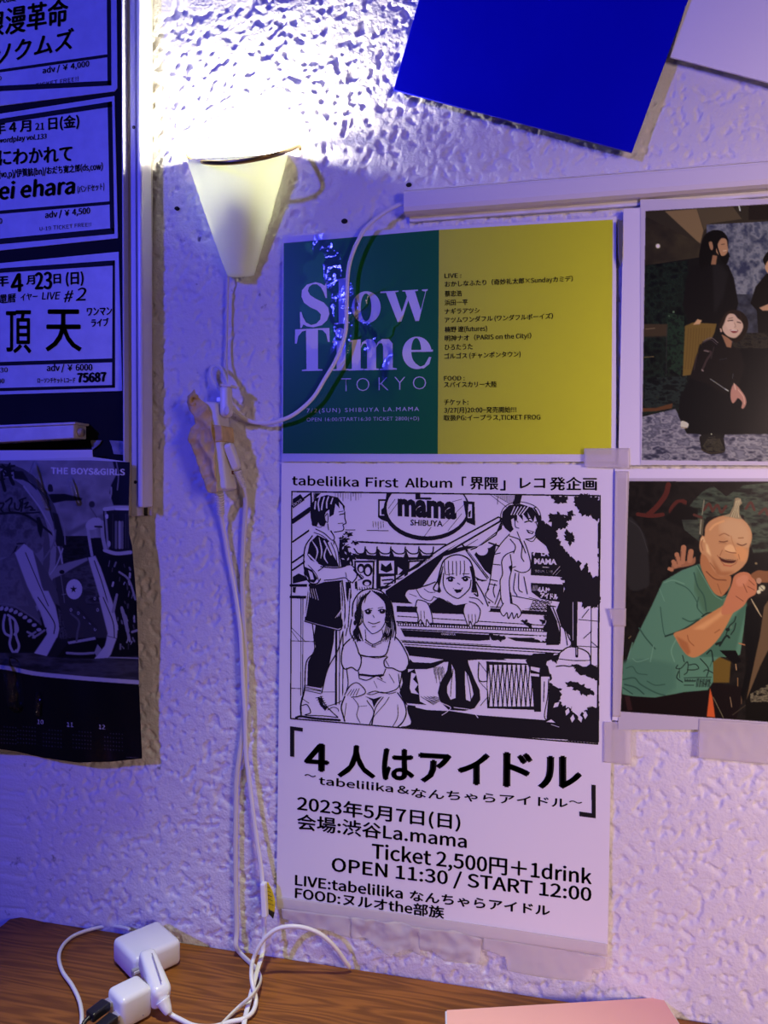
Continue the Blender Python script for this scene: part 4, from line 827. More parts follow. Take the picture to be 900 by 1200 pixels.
# ---- young man leaning at the piano (right)
F_([(588, 640), (596, 628), (612, 634), (620, 650), (622, 670), (620, 700), (600, 700), (600, 710), (612, 716), (596, 722), (588, 716), (585, 705), (572, 700), (575, 680), (578, 656)], 0, smooth=True)
F_([(600, 700), (640, 704), (638, 712), (602, 714)], 0)
F_([(589, 612), (590, 601), (598, 592), (612, 590), (625, 595), (631, 606), (630, 616), (624, 632), (615, 634), (608, 630), (606, 622), (596, 622)], 0)
F_([(588, 612), (589, 600), (597, 592), (610, 590.5), (624, 595), (631.5, 606), (630, 613), (627, 604), (625, 612), (618, 600), (621, 612), (612, 601), (613, 610), (606, 602), (606, 609), (603, 611), (602, 607), (599, 609), (600, 616), (602, 620), (598, 624), (592, 619)])
for k in range(5): L_n([(603+k*4, 594), (599+k*3.2, 603)], 1.3, 0, taper=.5)
L_n([(588, 614), (587, 602), (594, 592), (610, 588), (628, 594), (634, 606), (631, 620), (625, 634), (616, 632)], .7)
L_n([(607, 612), (604, 609), (604, 617), (608, 619)], .7); L_n([(618, 608), (623, 607)], 1); L_n([(615, 612), (620, 610.5), (623, 611.5)], 1.2); L_n([(627, 612), (630, 611)], .9); L_n([(628, 612), (630.5, 619), (628, 621)], .8)
F_([(616.5, 620.5), (626, 623), (624, 626), (619, 624.8)]); F_([(618, 621.6), (625, 623.6), (622.5, 624.8)], 0); L_n([(630, 619), (628, 626), (623, 631), (616, 632)], .9); L_n([(606, 623), (610, 633)], .7)
for P in ([(597, 626), (588, 636), (580, 648), (577, 662), (574, 682), (571, 692)], [(597, 628), (608, 632), (612, 638), (616, 648)], [(609, 633), (612, 640), (611, 652), (614, 658)], [(614, 634), (618, 644), (622, 660), (620, 668), (612, 671), (603, 668)], [(598, 632), (604, 640), (602, 648)], [(602, 646), (593, 650), (588, 658), (589, 672), (586, 680)], [(598, 650), (600, 665), (597, 680), (598, 700), (599, 712)], [(586, 680), (587, 700), (590, 710)], [(574, 679), (583, 681)], [(573, 684), (582, 686)], [(576, 661), (586, 662)], [(578, 650), (586, 648)], [(604, 672), (602, 690), (606, 698)], [(614, 676), (618, 696)], [(608, 672), (608, 690), (612, 694)], [(580, 684), (578, 692), (580, 700)], [(587, 700), (582, 712)], [(586, 690), (583, 700), (580, 708)], [(598, 666), (604, 664)]): L_n(P, .9)
for P in ([(573, 690), (569, 698), (578, 706)], [(600, 698), (620, 702), (640, 706)]): L_n(P, .8)
L_n([(598, 695), (600, 708)], 1.6); F_([(596, 664), (600, 662), (599, 672)])
F_([(588, 708), (600, 708), (608, 714), (610, 722), (598, 725), (587, 719)], 0, smooth=True); L_n([(590, 707), (586, 715), (590, 722), (594, 718), (596, 725), (600, 718), (602, 725), (606, 719), (607, 724), (611, 718), (606, 710), (599, 707)], .9)
for r in range(4):
    for k in range(5):
        x, y = 624+k*4.6-r*1.6, 704.5+r*3.6; 
        if y < 717: L_n([(x, y+1.2), (x+2, y-1), (x+4, y+1.2), (x+2, y+2.6), (x, y+1.2)], .6)
fr()
ink_mesh('drawing', cv, .0048, m_ink, po)

# ------------------------------------------------------------------ green and yellow poster under a glossy film
sp_ = thing('event_poster', 'landscape poster, green left half with big pale letters and yellow right half', 'poster', W(527, 541, .003))
sheet('paper', [(331, 276), (722, 254), (722, 541), (330, 541)], .0038, m_poster, sp_)
m_green = mat('green_print', (.014, .20, .045), rough=.35, spec=.3); m_yellow = mat('yellow_print', (.72, .78, .02), rough=.4)
sheet('green_field', [(332.5, 285), (514.5, 269.3), (513, 532), (331.5, 531.5)], .0040, m_green, sp_, .0001)
sheet('yellow_field', [(514.5, 269.3), (718, 257.3), (716.3, 532.5), (513, 532)], .0040, m_yellow, sp_, .0001)
Z = lambda P, ox, oy, s: [(x/s+ox, y/s+oy) for x, y in P]
cv = Canvas(344, 315, 512, 440, 6); G = lambda P, v=1, **k: cv.fill(Z(P, 320, 240, 4.138), v, **k)
G([(258, 378), (262, 452), (255, 452), (246, 425), (232, 400), (212, 385), (190, 386), (174, 399), (169, 418), (180, 438), (206, 455), (246, 474), (268, 500), (273, 530), (262, 560), (236, 584), (196, 594), (165, 590), (147, 580), (139, 597), (132, 597), (130, 520), (138, 520), (145, 545), (160, 571), (185, 583), (210, 576), (229, 556), (232, 531), (214, 512), (180, 497), (150, 475), (138, 446), (140, 415), (164, 387), (205, 375), (232, 381), (250, 392)])
G([(300, 362), (357, 354), (357, 566), (372, 568), (372, 574), (297, 580), (297, 574), (318, 571), (318, 370), (300, 368)])
cv.ell((320+452/4.138, 240+497/4.138), 70/4.138, 78/4.138); cv.ell((320+451/4.138, 240+497/4.138), 26/4.138, 67/4.138, 0)
G([(520, 421), (608, 416), (608, 422), (592, 424), (624, 520), (649, 445), (641, 421), (627, 421), (627, 415), (703, 411), (703, 417), (688, 419), (716, 510), (739, 421), (722, 417), (722, 411), (750, 409), (750, 415), (742, 419), (708, 563), (690, 564), (656, 464), (622, 567), (604, 568), (548, 427), (520, 428)])
G([(107, 604), (273, 597), (275, 665), (266, 665), (258, 627), (240, 608), (218, 606), (218, 796), (240, 798), (240, 804), (140, 807), (140, 800), (162, 797), (160, 609), (142, 614), (122, 637), (115, 673), (106, 673)])
cv.ell((320+325/4.138, 240+620/4.138), 5.6, 5.6)
G([(288, 661), (352, 655), (352, 794), (370, 796), (370, 802), (288, 805), (288, 798), (308, 796), (308, 669), (288, 668)])
def em(P): G(P)
em([(372, 657), (425, 652), (425, 793), (440, 795), (440, 802), (366, 804), (366, 797), (382, 795), (382, 664), (372, 664)])
em([(425, 690), (432, 668), (455, 651), (484, 653), (500, 676), (500, 793), (514, 795), (514, 801), (442, 803), (442, 796), (456, 794), (456, 690), (450, 673), (438, 673), (425, 695)])
em([(500, 686), (508, 666), (530, 650), (562, 651), (580, 673), (581, 790), (600, 793), (600, 799), (518, 802), (518, 795), (534, 793), (534, 686), (527, 671), (513, 672), (500, 692)])
cv.ell((320+698/4.138, 240+718/4.138), 71/4.138, 79/4.138); cv.ell((320+694/4.138, 240+706/4.138), 24/4.138, 60/4.138, 0)
G([(660, 704), (775, 702), (775, 712), (660, 714)]); G([(671, 714), (690, 714), (772, 712), (780, 736), (768, 738), (756, 766), (735, 782), (712, 784), (690, 768), (674, 742)], 0); G([(757, 737), (767, 739), (758, 772), (730, 794), (705, 790), (735, 776)])
m_pale = mat('pale_lettering', (.78, .78, .78), rough=.4)
ink_mesh('title_lettering', cv, .0043, m_pale, sp_)
tk = [(c, ((x0)/4.138+320, y/4.138+240), ((x1)/4.138+320, y/4.138+240), 15.5, dict(geo=True, off=-.022)) for c, x0, x1, y in (('T', 330, 378, 906), ('O', 404, 467, 904), ('K', 512, 560, 901), ('Y', 588, 641, 899), ('O', 678, 742, 896))]
tk += [('7/2(SUN) SHIBUYA LA.MAMA', (359.4, 483.5), (491, 481.5), 4.8, dict(geo=True, sp=1.3)), ('OPEN 16:00/START16:30 TICKET 2800(+D)', (359.4, 493.8), (491, 492.3), 4.2, dict(geo=True, sp=1.1, off=-.005))]
lettering('small_lettering', tk, .0043, m_pale, sp_)
yl = [('LIVE :', (44, 303), (122, 301)), ('おかしなふたり（奇妙礼太郎×Sundayカミデ）', (46, 343), (645, 317)), ('蔡忠浩', (45, 388), (125, 386)), ('浜田一平', (45, 430), (152, 427)), ('ナギラアツシ', (45, 471), (208, 466)),
      ('アツムワンダフル (ワンダフルボーイズ）', (45, 512), (552, 492)), ('楠野 遼(futures)', (45, 556), (243, 550)), ('明神ナオ（PARIS on the City!）', (45, 597), (450, 584)), ('ひろたうた', (45, 639), (175, 636)), ('ゴルゴス (チャンポンタウン)', (43, 681), (400, 670)),
      ('FOOD :', (42, 783), (137, 782)), ('スパイスカリー大陸', (42, 814), (288, 812)), ('チケット:', (42, 897), (155, 896)), ('3/27(月)20:00~発売開始!!!', (42, 934), (380, 931)), ('取扱PG:イープラス,TICKET FROG', (40, 970), (492, 966))]
lettering('listing', [(s, (a[0]/4+510, a[1]/4+250), (b[0]/4+510, b[1]/4+250), 6.2 if s[0] not in 'LF' else 5, dict(b=.3)) for s, a, b in yl], .0043, m_ink, sp_)
# the clear film over the green half, buckled along one crease
m_film = bpy.data.materials.new('clear_film'); m_film.use_nodes = True; n = m_film.node_tree.nodes; L = m_film.node_tree.links; n.clear()
out = n.new('ShaderNodeOutputMaterial'); tr_ = n.new('ShaderNodeBsdfTransparent'); gl = n.new('ShaderNodeBsdfGlossy'); gl.inputs['Roughness'].default_value = .085
fr_ = n.new('ShaderNodeFresnel'); fr_.inputs[0].default_value = 1.46; mx = n.new('ShaderNodeMixShader'); L.new(fr_.outputs[0], mx.inputs[0]); L.new(tr_.outputs[0], mx.inputs[1]); L.new(gl.outputs[0], mx.inputs[2]); L.new(mx.outputs[0], out.inputs[0])
tc = n.new('ShaderNodeTexCoord'); nz = n.new('ShaderNodeTexNoise'); nz.inputs['Scale'].default_value = 420; nz.inputs['Detail'].default_value = 5; L.new(tc.outputs['Object'], nz.inputs[0])
bp = n.new('ShaderNodeBump'); bp.inputs['Strength'].default_value = .5; bp.inputs['Distance'].default_value = .00018; L.new(nz.outputs[0], bp.inputs['Height']); L.new(bp.outputs[0], gl.inputs['Normal']); L.new(bp.outputs[0], fr_.inputs['Normal'])
LB = np.array([-.85, -1.55, 1.85])
def half(px, py):                           # slope of the film that mirrors the blue stage light towards the room
    X = np.array(W(px, py, .005)); a = CP-X; b = LB-X; h_ = a/np.linalg.norm(a)+b/np.linalg.norm(b); return h_[0]/h_[1], h_[2]/h_[1]
def film():
    a, b = W(331, 276), W(724, 541); X = np.linspace(a.x+.001, W(720, 400).x-.002, 300); Zz = np.linspace(b.z+.001, W(520, 266).z, 210); x, z = np.meshgrid(X, Zz)
    C_ = smoothp(np.array(FILM, float), n=8); P = WA(C_, .005)[:, [0, 2]]; S = np.array([half(*p) for p in C_])
    wx = x + (vnoise(x+3, z+3, .009, 5)-.5)*.010; wz = z + (vnoise(x+7, z+3, .009, 15)-.5)*.006
    D = np.hypot(wx[..., None]-P[:, 0], wz[..., None]-P[:, 1]); k = D.argmin(-1); r = D.min(-1); dx, dz = wx-P[k, 0], wz-P[k, 1]
    wid = FW_*(.55+.9*np.sin(np.pi*k/len(P))**2); w = np.exp(-np.clip(r-wid, 0, 1)/.012)
    h = w*(S[k, 0]*dx + S[k, 1]*dz) + np.exp(-(r/.020)**2)*(vnoise(x+2, z+2, .009, 6)-.5 + .35*vnoise(x+2, z+2, .0030, 7))*.00060
    h += vnoise(x+1, z+1, .07, 8)*.0006
    top = W(450, 268).z + (x-W(450, 268).x)*.012
    V = np.stack([x, -(.0046+h), np.minimum(z, W(331, 277).z+(x-a.x)*.0)], -1).reshape(-1, 3); nx, nz_ = len(X), len(Zz)
    i = np.arange(nx*nz_).reshape(nz_, nx); return npmesh(V, np.stack([i[:-1, :-1], i[:-1, 1:], i[1:, 1:], i[1:, :-1]], -1).reshape(-1, 4))
FILM = [(378, 279), (388, 300), (392, 330), (398, 360), (404, 382), (424, 388), (436, 408), (450, 418)]; FW_ = .012
fo = link('clear_film', film(), m_film, sp_, True)

# ------------------------------------------------------------------ blue card and pale sheet, top right
m_bluec = mat('glossy_blue_card', (.0, .0008, .53), rough=.30, spec=.35, vary=.06, scale=12, bump=.08, bscale=60)
bcard = slab('blue_card', [W(497, -22, .013), W(461, 105, .013), W(740.5, 178.5, .013), W(816, -26, .013)], .0022, m_bluec, None, .0003, 1)
tag(bcard, 'large deep blue glossy card tilted at the top right of the wall', 'card')
m_pale2 = mat('pale_card', (.90, .90, .92), rough=.5, spec=.4)
pc = slab('pale_card', [W(809, -10, .0095), W(785, 66.5, .0095), W(901, 96.5, .0095), W(985, 118, .0095), W(1000, -30, .0095), W(815, -30, .0095)], .0018, m_pale2, None, .0003, 1)
tag(pc, 'pale lavender white card in the upper right corner beside the blue card', 'card')

# ------------------------------------------------------------------ schedule cards on the board
def band(P, name='frame_band', par=None): return sheet(name, P, .0140, m_ink, par, .0001)
HW = dict(wob=.9, b=.5)
cards = [
 ('schedule card at the top of the board, ending in the price 4,000', [(-120, -60), (136, -60), (137.5, 103), (134, 107), (-120, 139)],
  [[(-120, 106), (-120, 113), (130, 100), (130, 94.5)], [(124.6, -60), (129.4, -60), (130.4, 100), (126, 99)], [(-120, 98.5), (-120, 101.5), (126, 67), (126, 63.5)]],
  [('浪漫革命', (-18, 42), (80, 26), 29, dict(wob=1, b=1.5, shear=.1)), ('ドソクムズ', (-26, 79), (87, 55), 23, dict(wob=1, b=1.5, shear=.1)), ('adv / ￥ 4,000', (50, 86), (104.5, 77.5), 7, dict(b=.5)), ('U-19 TICKET FREE!!', (24, 105.5), (92, 94.5), 5, dict(wob=.8)), ('0', (-1, 94), (1.6, 93.6), 4.5, dict(b=.3)), (')', (0, 106), (2, 106), 5, dict(b=.3)), ('PLUM.', (0, 3.5), (18, 1), 5, dict(b=.6))]),
 ('schedule card in the middle of the board, ending in the price 4,500', [(-120, 152), (134, 112.5), (138, 279), (-120, 306)],
  [[(-120, 158), (-120, 163.5), (131.4, 124.8), (131, 118.8)], [(126, 119.5), (131, 118.8), (134, 273), (129, 267)], [(-120, 257), (-120, 261), (129.5, 239.5), (129.3, 235.8)], [(-120, 291), (-120, 297), (134, 274), (133.8, 267)]],
  [('年 4 月', (-8, 156.5), (36, 152.5), 12.5, dict(b=1.1)), ('21', (41.5, 152.3), (51.5, 151.5), 8, dict(wob=.6, b=.5)), ('日(金)', (57, 151), (92.5, 147.5), 13.5, dict(b=1.1)), ('2wordplay vol.133', (-6, 168), (54.5, 162), 6, dict(wob=.7, b=.5, shear=.15)),
   ('にわかれて', (-1, 193), (84.5, 187.5), 17, dict(wob=1, b=1.3)), ('(vo,p)/伊賀航(bn)/おだち寛之郎(ds,cow)', (-1, 208), (120, 198.5), 8.5, dict(wob=.9, b=.55)),
   ('kei ehara', (-14, 234.5), (87.5, 226.5), 20, dict(wob=.9, b=2.1, shear=.08)), ('(バンドセット)', (91, 225.5), (122, 221.5), 7.5, dict(wob=.6, b=.4)), ('adv / ￥ 4,500', (53, 255.5), (105.5, 250), 7.5, dict(b=.6)), ('U-19 TICKET FREE!!', (46, 270.5), (107, 265), 4.5, dict(wob=.8)), ('0', (-1, 262), (2.4, 261.5), 6, dict(b=.4))]),
 ('schedule card at the bottom of the board, ending in the number 75687', [(-120, 320), (139, 295), (143, 458), (-120, 466)],
  [[(-120, 323), (-120, 327.5), (134.5, 311), (134.5, 305)], [(132, 305.5), (134.6, 305), (134.8, 454), (131.2, 454)], [(-120, 428), (-120, 432.5), (131.4, 424.5), (131.3, 420)], [(-120, 458), (-120, 462), (134.8, 454.4), (134.8, 451)]],
  [('年', (-6, 334.8), (10, 334), 12, dict(b=1.1)), ('4', (13.5, 343), (26.5, 341), 21, dict(wob=.6, b=1.8)), ('月', (31, 332.8), (40.5, 332), 9.5, dict(b=1)), ('23', (41.5, 339), (60.5, 338), 19.5, dict(wob=.5, b=1.8)), ('日', (63, 331.5), (71, 331), 10, dict(b=1)), ('(日)', (77.5, 332.5), (97.5, 331.5), 13.5, dict(b=1.2)),
   ('還暦', (-2, 355), (18.5, 353), 9.5, dict(wob=.6, b=.5)), ('イヤー', (24, 352), (44, 350.5), 7.5, dict(wob=.5, b=.5)), ('LIVE', (49, 351), (70.5, 350.5), 8.5, dict(wob=.5, b=.4, shear=.15)), ('#', (75, 354.5), (86, 353), 13, dict(wob=.5, b=.4, shear=.2)), ('2', (89, 352.5), (101, 351.8), 15, dict(b=.5, shear=.15)),
   ('頂', (7.5, 409), (36, 409), 45, dict(b=1.4)), ('天', (54, 407), (95, 407), 44, dict(b=1.7)), ('ワンマン', (102, 369.5), (131, 368.5), 8.5, dict(b=.9)), ('ライブ', (107, 382.5), (127, 381.5), 9, dict(b=.9)), ('adv / ￥ 6000', (55, 434.8), (108, 434), 8, dict(b=.6)), ('ローソンチケット Lコード', (44, 448.5), (88, 448), 5.5, dict(wob=.4, b=.4)), ('75687', (91, 448), (124, 446.8), 10.5, dict(b=2)), (':30', (-2, 436.5), (9, 436), 5.5, dict(b=.3)), (':00', (-4, 449.5), (5, 449), 5.5, dict(b=.3))]),
]
m_card = mat('card_paper', (.76, .77, .80), rough=.45, vary=.10, scale=70)
for lab, paper, bands, tx in cards:
    c = thing('schedule_card', lab, 'card', W(60, paper[-1][1]-20, .0126), 'schedule cards on the notice board')
    sheet('paper', paper, .0137, m_card, c, .0009)
    for b_ in bands: band(b_, par=c)
    lettering('lettering', tx, .0141, m_ink, c)

# ------------------------------------------------------------------ photo prints on the right
WH = lin((176, 158, 222))
WHITE = tuple(v/.82 for v in WH)
m_photo = attr_mat('photo_print', rough=.22, coat=.25, bump=.03, bscale=25)
p1_ = thing('photo_sheet', 'white sheet printed with a dark group photo of a person crouching before others', 'photo', W(725, 545, .006))
sheet('paper', [(730.7, 244.7), (962, 230.6), (962, 545.4), (738, 545), (724.5, 544)], .0070, m_poster, p1_, .0004)
cv = Canvas(750, 233, 960, 545, 4, (22, 20, 24)); F_, L_, E_, M_ = cv.fill, cv.line, cv.ell, cv.mottle
z1 = lambda P: Z(P, 720, 230, 3.75); z2 = lambda P: Z(P, 750, 350, 6)
M_([(750, 240), (830, 235), (830, 300), (750, 312)], [(40, 33, 34), (62, 52, 46)], 20)
F_(z1([(60, 50), (675, 0), (1000, 0), (1000, 100), (400, 130), (380, 210)]), (52, 44, 42)); F_(z1([(222, 66), (362, 55), (392, 150), (378, 208), (362, 196)]), (128, 102, 84), soft=.4); F_(z1([(362, 55), (520, 45), (560, 100), (420, 120), (395, 150)]), (84, 70, 62), soft=.4)
F_(z1([(590, 42), (1050, 20), (1050, 100), (590, 104)]), (36, 28, 30)); L_(z1([(548, 44), (552, 62)]), 1.6, (200, 200, 220))
M_(z1([(405, 125), (1050, 90), (1050, 700), (500, 640), (490, 300), (405, 170)]), [(52, 54, 92), (92, 92, 124), (128, 126, 158), (78, 80, 116)], 9, 3)
M_(z1([(500, 430), (640, 430), (640, 640), (500, 640)]), [(28, 28, 44), (58, 58, 84)], 6, 4, amt=.8)
M_([(752, 312), (806, 305), (806, 480), (752, 486)], [(10, 12, 18), (20, 24, 26), (26, 36, 36), (14, 16, 22)], 8, 5)
M_(z2([(190, 100), (310, 120), (310, 560), (190, 480)]), [(16, 20, 22), (34, 52, 46), (20, 26, 28)], 5, 6)
F_(z2([(25, 178), (195, 178), (190, 264), (22, 268)]), (64, 50, 44), soft=.5); L_(z2([(40, 214), (105, 208)]), .9, (120, 100, 90)); L_(z2([(20, 272), (188, 270)]), .6, (40, 34, 36)); L_(z2([(30, 412), (95, 408)]), 1, (110, 92, 70)); L_(z2([(188, 200), (184, 540)]), .6, (54, 50, 60))
E_((771, 288.3), 2.6, 2.6, (250, 245, 235), soft=.5); E_((771, 288.3), 1.6, 1.6, (255, 255, 255)); E_(z2([(236, 93)])[0], 1.3, 1.3, (90, 110, 100)); E_(z2([(205, 122)])[0], .9, .9, (80, 100, 90))
M_(z2([(40, 560), (330, 540), (330, 780), (20, 790)]), [(12, 14, 20), (38, 46, 52), (16, 18, 24)], 4, 8, 2.)
F_(z2([(15, 770), (110, 768), (230, 735), (225, 770), (110, 792), (15, 795)]), (92, 56, 42), soft=.3)
# floor
M_(z2([(15, 830), (250, 775), (330, 940), (440, 958), (900, 945), (1500, 950), (1500, 1150), (10, 1150)]), [(54, 52, 84), (104, 98, 134), (150, 142, 178), (84, 80, 114), (120, 114, 152)], 5, 9, 2.2)
# standing person
F_(z1([(380, 300), (430, 292), (500, 302), (525, 360), (545, 470), (520, 560), (450, 565), (400, 560), (330, 570), (300, 480), (318, 350), (345, 310)]), (20, 17, 22), soft=.4); F_(z1([(430, 296), (470, 300), (500, 340), (480, 440), (440, 520)]), (30, 27, 34), soft=1.5)
F_(z1([(310, 570), (345, 555), (450, 560), (440, 600), (420, 640), (375, 650), (335, 785), (300, 790)]), (112, 86, 50), soft=.4)
for x in range(325, 430, 12): L_(z1([(x, 580), (x-6, 680), (x-14, 760)]), .5, (86, 62, 38))
F_(z1([(345, 565), (365, 540), (385, 545), (375, 562)]), (196, 150, 130), soft=.3)
F_(z1([(380, 320), (372, 260), (392, 180), (430, 150), (475, 155), (500, 190), (498, 235), (505, 262), (492, 300), (470, 285), (445, 240), (436, 262), (440, 300), (410, 305)]), (16, 13, 16), smooth=True, soft=.3)
F_(z1([(452, 215), (470, 185), (492, 190), (497, 215), (499, 238), (488, 258), (466, 262), (448, 245)]), (176, 128, 110), smooth=True, soft=.4); F_(z1([(424, 300), (432, 258), (452, 262), (446, 300)]), (150, 104, 88), soft=.3); F_(z1([(415, 205), (428, 200), (434, 228), (424, 236)]), (160, 116, 100), smooth=True)
L_(z1([(470, 212), (484, 210)]), .7, (60, 36, 34)); L_(z1([(478, 240), (492, 238)]), .8, (220, 190, 180)); L_(z1([(455, 180), (450, 215), (462, 255), (480, 285)]), 2, (16, 13, 16)); L_(z1([(486, 270), (500, 258), (507, 266)]), 1, (16, 13, 16))
# further person
F_(z1([(668, 340), (620, 398), (598, 470), (626, 502), (634, 640), (900, 640), (900, 420), (790, 345)]), (15, 12, 16), soft=.4); F_(z1([(636, 490), (690, 468), (760, 480), (740, 505), (650, 502)]), (180, 135, 125), soft=.3); F_(z1([(660, 300), (655, 270), (690, 235), (760, 240), (790, 300), (760, 345), (690, 350)]), (16, 12, 14), smooth=True); F_(z1([(664, 300), (690, 275), (740, 280), (745, 330), (700, 352), (668, 330)]), (186, 140, 128), smooth=True, soft=.3)
# crouching person
F_(z2([(640, 350), (760, 340), (1500, 330), (1500, 945), (560, 955), (600, 600)]), (9, 9, 14), soft=.5); M_(z2([(660, 240), (900, 240), (1400, 240), (1400, 350), (650, 350)]), [(20, 17, 20), (46, 40, 40), (26, 24, 30)], 3, 12, 2.)
F_(z2([(440, 300), (540, 270), (620, 340), (700, 350), (740, 480), (700, 600), (600, 680), (480, 620), (350, 580), (380, 460)]), (24, 19, 24), soft=.4)
F_(z2([(350, 560), (480, 600), (640, 700), (620, 860), (590, 980), (430, 975), (430, 950), (330, 950), (268, 820), (280, 700)]), (14, 13, 20), soft=.4)
for P, c, w in (([(445, 300), (500, 275), (548, 310)], (110, 96, 116), .8), ([(440, 312), (495, 288), (540, 322)], (70, 58, 74), .8), ([(460, 362), (500, 380), (470, 430), (436, 505)], (58, 44, 54), 2.4), ([(450, 365), (482, 372)], (130, 112, 130), 1), ([(436, 500), (444, 508)], (140, 120, 140), 1.4), ([(400, 400), (380, 500)], (48, 36, 44), 1.5), ([(495, 565), (600, 636)], (120, 118, 136), 1.1), ([(600, 636), (620, 648)], (170, 168, 190), 1.4), ([(655, 530), (650, 560)], (60, 60, 76), .9), ([(560, 430), (610, 420)], (40, 38, 50), 1), ([(520, 340), (500, 420)], (42, 34, 42), 1.6)):
    L_(z2(P), w, c)
F_(z2([(572, 250), (650, 290), (640, 345), (610, 340)]), (150, 104, 92), soft=.3)
F_(z2([(548, 200), (566, 150), (600, 100), (650, 80), (710, 90), (755, 140), (760, 200), (740, 250), (700, 300), (650, 300), (575, 230)]), (34, 24, 24), smooth=True, soft=.3)
F_(z2([(578, 205), (590, 150), (622, 108), (668, 112), (706, 150), (726, 190), (712, 235), (672, 275), (625, 268), (592, 240)]), (200, 164, 168), smooth=True, soft=.4); F_(z2([(600, 180), (640, 150), (670, 190), (640, 230)]), (210, 174, 180), smooth=True, soft=.9)
L_(z2([(618, 156), (652, 152)]), 1.1, (60, 38, 44)); L_(z2([(684, 164), (708, 170)]), 1.1, (60, 38, 44)); L_(z2([(624, 140), (652, 134)]), .6, (90, 60, 60)); L_(z2([(664, 170), (672, 196), (662, 200)]), .6, (150, 110, 114)); F_(z2([(632, 218), (662, 222), (690, 220), (680, 238), (650, 240)]), (130, 60, 70), smooth=True); L_(z2([(638, 223), (682, 224)]), .9, (235, 225, 235))
F_(z2([(590, 120), (640, 80), (700, 90), (720, 150), (690, 140), (650, 96), (612, 120), (588, 180), (572, 200), (560, 190)]), (40, 28, 28), smooth=True, soft=.2); F_(z2([(560, 210), (572, 208), (578, 232), (566, 236)]), (190, 150, 150))
F_(z2([(640, 640), (660, 600), (690, 620), (735, 680), (748, 730), (730, 770), (712, 768), (718, 730), (690, 700), (672, 720), (650, 735), (636, 690)]), (178, 124, 130), smooth=True, soft=.3); L_(z2([(662, 596), (672, 640)]), 1.1, (210, 170, 176)); L_(z2([(690, 640), (728, 690), (735, 740)]), .8, (215, 170, 176))
F_(z2([(288, 865), (312, 862), (342, 880), (330, 910), (290, 908)]), (196, 186, 200), smooth=True); L_(z2([(292, 905), (330, 910)]), .8, (120, 90, 80))
F_(z2([(424, 965), (500, 950), (575, 965), (596, 1030), (590, 1080), (500, 1094), (440, 1070), (422, 1010)]), (26, 23, 28), smooth=True); M_(z2([(470, 985), (560, 980), (590, 1050), (560, 1075), (470, 1070), (440, 1040)]), [(30, 26, 30), (64, 58, 56), (34, 30, 32)], 2, 14, 2.); L_(z2([(434, 1062), (500, 1086), (588, 1074)]), 1.3, (56, 46, 44)); E_(z2([(502, 952)])[0], .8, .8, (190, 190, 200))
for y in (975, 990, 1004, 1016): L_(z2([(480, y), (530, y-3)]), .5, (70, 64, 68))
def clip_quad(cv, Q, col=(176, 158, 222)):
    m = Canvas(cv.x0, cv.y0, cv.x0+cv.w/cv.k, cv.y0+cv.h/cv.k, cv.k); m.fill(Q, 1); A = m.a[:cv.h, :cv.w]; cv.a[~A] = col
cv.a *= .92
clip_quad(cv, [(756.5, 247.3), (1000, 233.5), (1000, 541.8), (752, 539.2)], (178, 160, 224))
colour_mesh('print', cv, 3, .00735, m_photo, p1_, WHITE, .8)

p2_ = thing('photo_sheet', 'white sheet printed with a photo of a laughing bald performer in a teal shirt', 'photo', W(720, 845, .006))
sheet('paper', [(720.7, 549.5), (962, 549.5), (962, 857.5), (717.5, 844)], .0062, m_poster, p2_, .0004)
cv = Canvas(724, 560, 960, 856, 4, (24, 18, 22)); F_, L_, E_, M_ = cv.fill, cv.line, cv.ell, cv.mottle
za = lambda P: Z(P, 710, 540, 3.747); zb_ = lambda P: Z(P, 770, 560, 6.923); zc = lambda P: Z(P, 730, 700, 5.294)
M_([(724, 560), (1000, 560), (1000, 860), (724, 860)], [(20, 16, 20), (32, 26, 30), (22, 18, 22)], 14, 20)
F_(za([(95, 262), (140, 280), (180, 360), (192, 520), (170, 560), (95, 545)]), (42, 38, 46), smooth=True, soft=1); L_(za([(100, 258), (150, 300), (185, 400)]), .7, (62, 58, 70)); L_(za([(100, 780), (110, 770)]), .9, (120, 100, 80))
red = (84, 36, 38)
for P, w in (([(275, 105), (262, 150), (225, 200), (185, 238)], 6), ([(140, 235), (200, 242), (250, 236)], 4.5), ([(340, 176), (310, 182), (285, 215), (292, 235), (325, 220), (348, 180)], 4.2), ([(348, 180), (345, 220), (366, 232), (380, 215)], 4)): L_(za(P), w, red)
M_(zb_([(300, 180), (360, 120), (450, 60), (560, 150), (700, 60), (900, 40), (1500, 40), (1500, 620), (780, 610), (700, 300), (560, 300), (400, 320), (350, 480), (200, 400), (190, 330)]), [(26, 24, 28), (52, 58, 60), (70, 78, 78), (34, 36, 38)], 5, 22, 3.2)
F_(zb_([(180, 200), (330, 250), (330, 480), (230, 420), (110, 360), (60, 330)]), (20, 16, 20), soft=1); M_(zb_([(200, 340), (330, 340), (345, 520), (220, 420)]), [(46, 48, 52), (68, 72, 74)], 4, 26, 3.)
for P in ([(380, 260), (420, 210), (450, 270)], [(450, 270), (490, 220), (520, 280), (560, 230)], [(720, 250), (760, 200), (790, 260)], [(830, 290), (880, 250), (900, 300), (960, 240)], [(300, 300), (360, 320)]): L_(zb_(P), 3, (84, 46, 48))
F_(zb_([(345, 330), (380, 335), (370, 470), (338, 460)]), (90, 80, 76), soft=.3); L_(zb_([(358, 340), (348, 455)]), .7, (190, 180, 175)); L_(zb_([(382, 180), (366, 300)]), .9, (150, 140, 138))
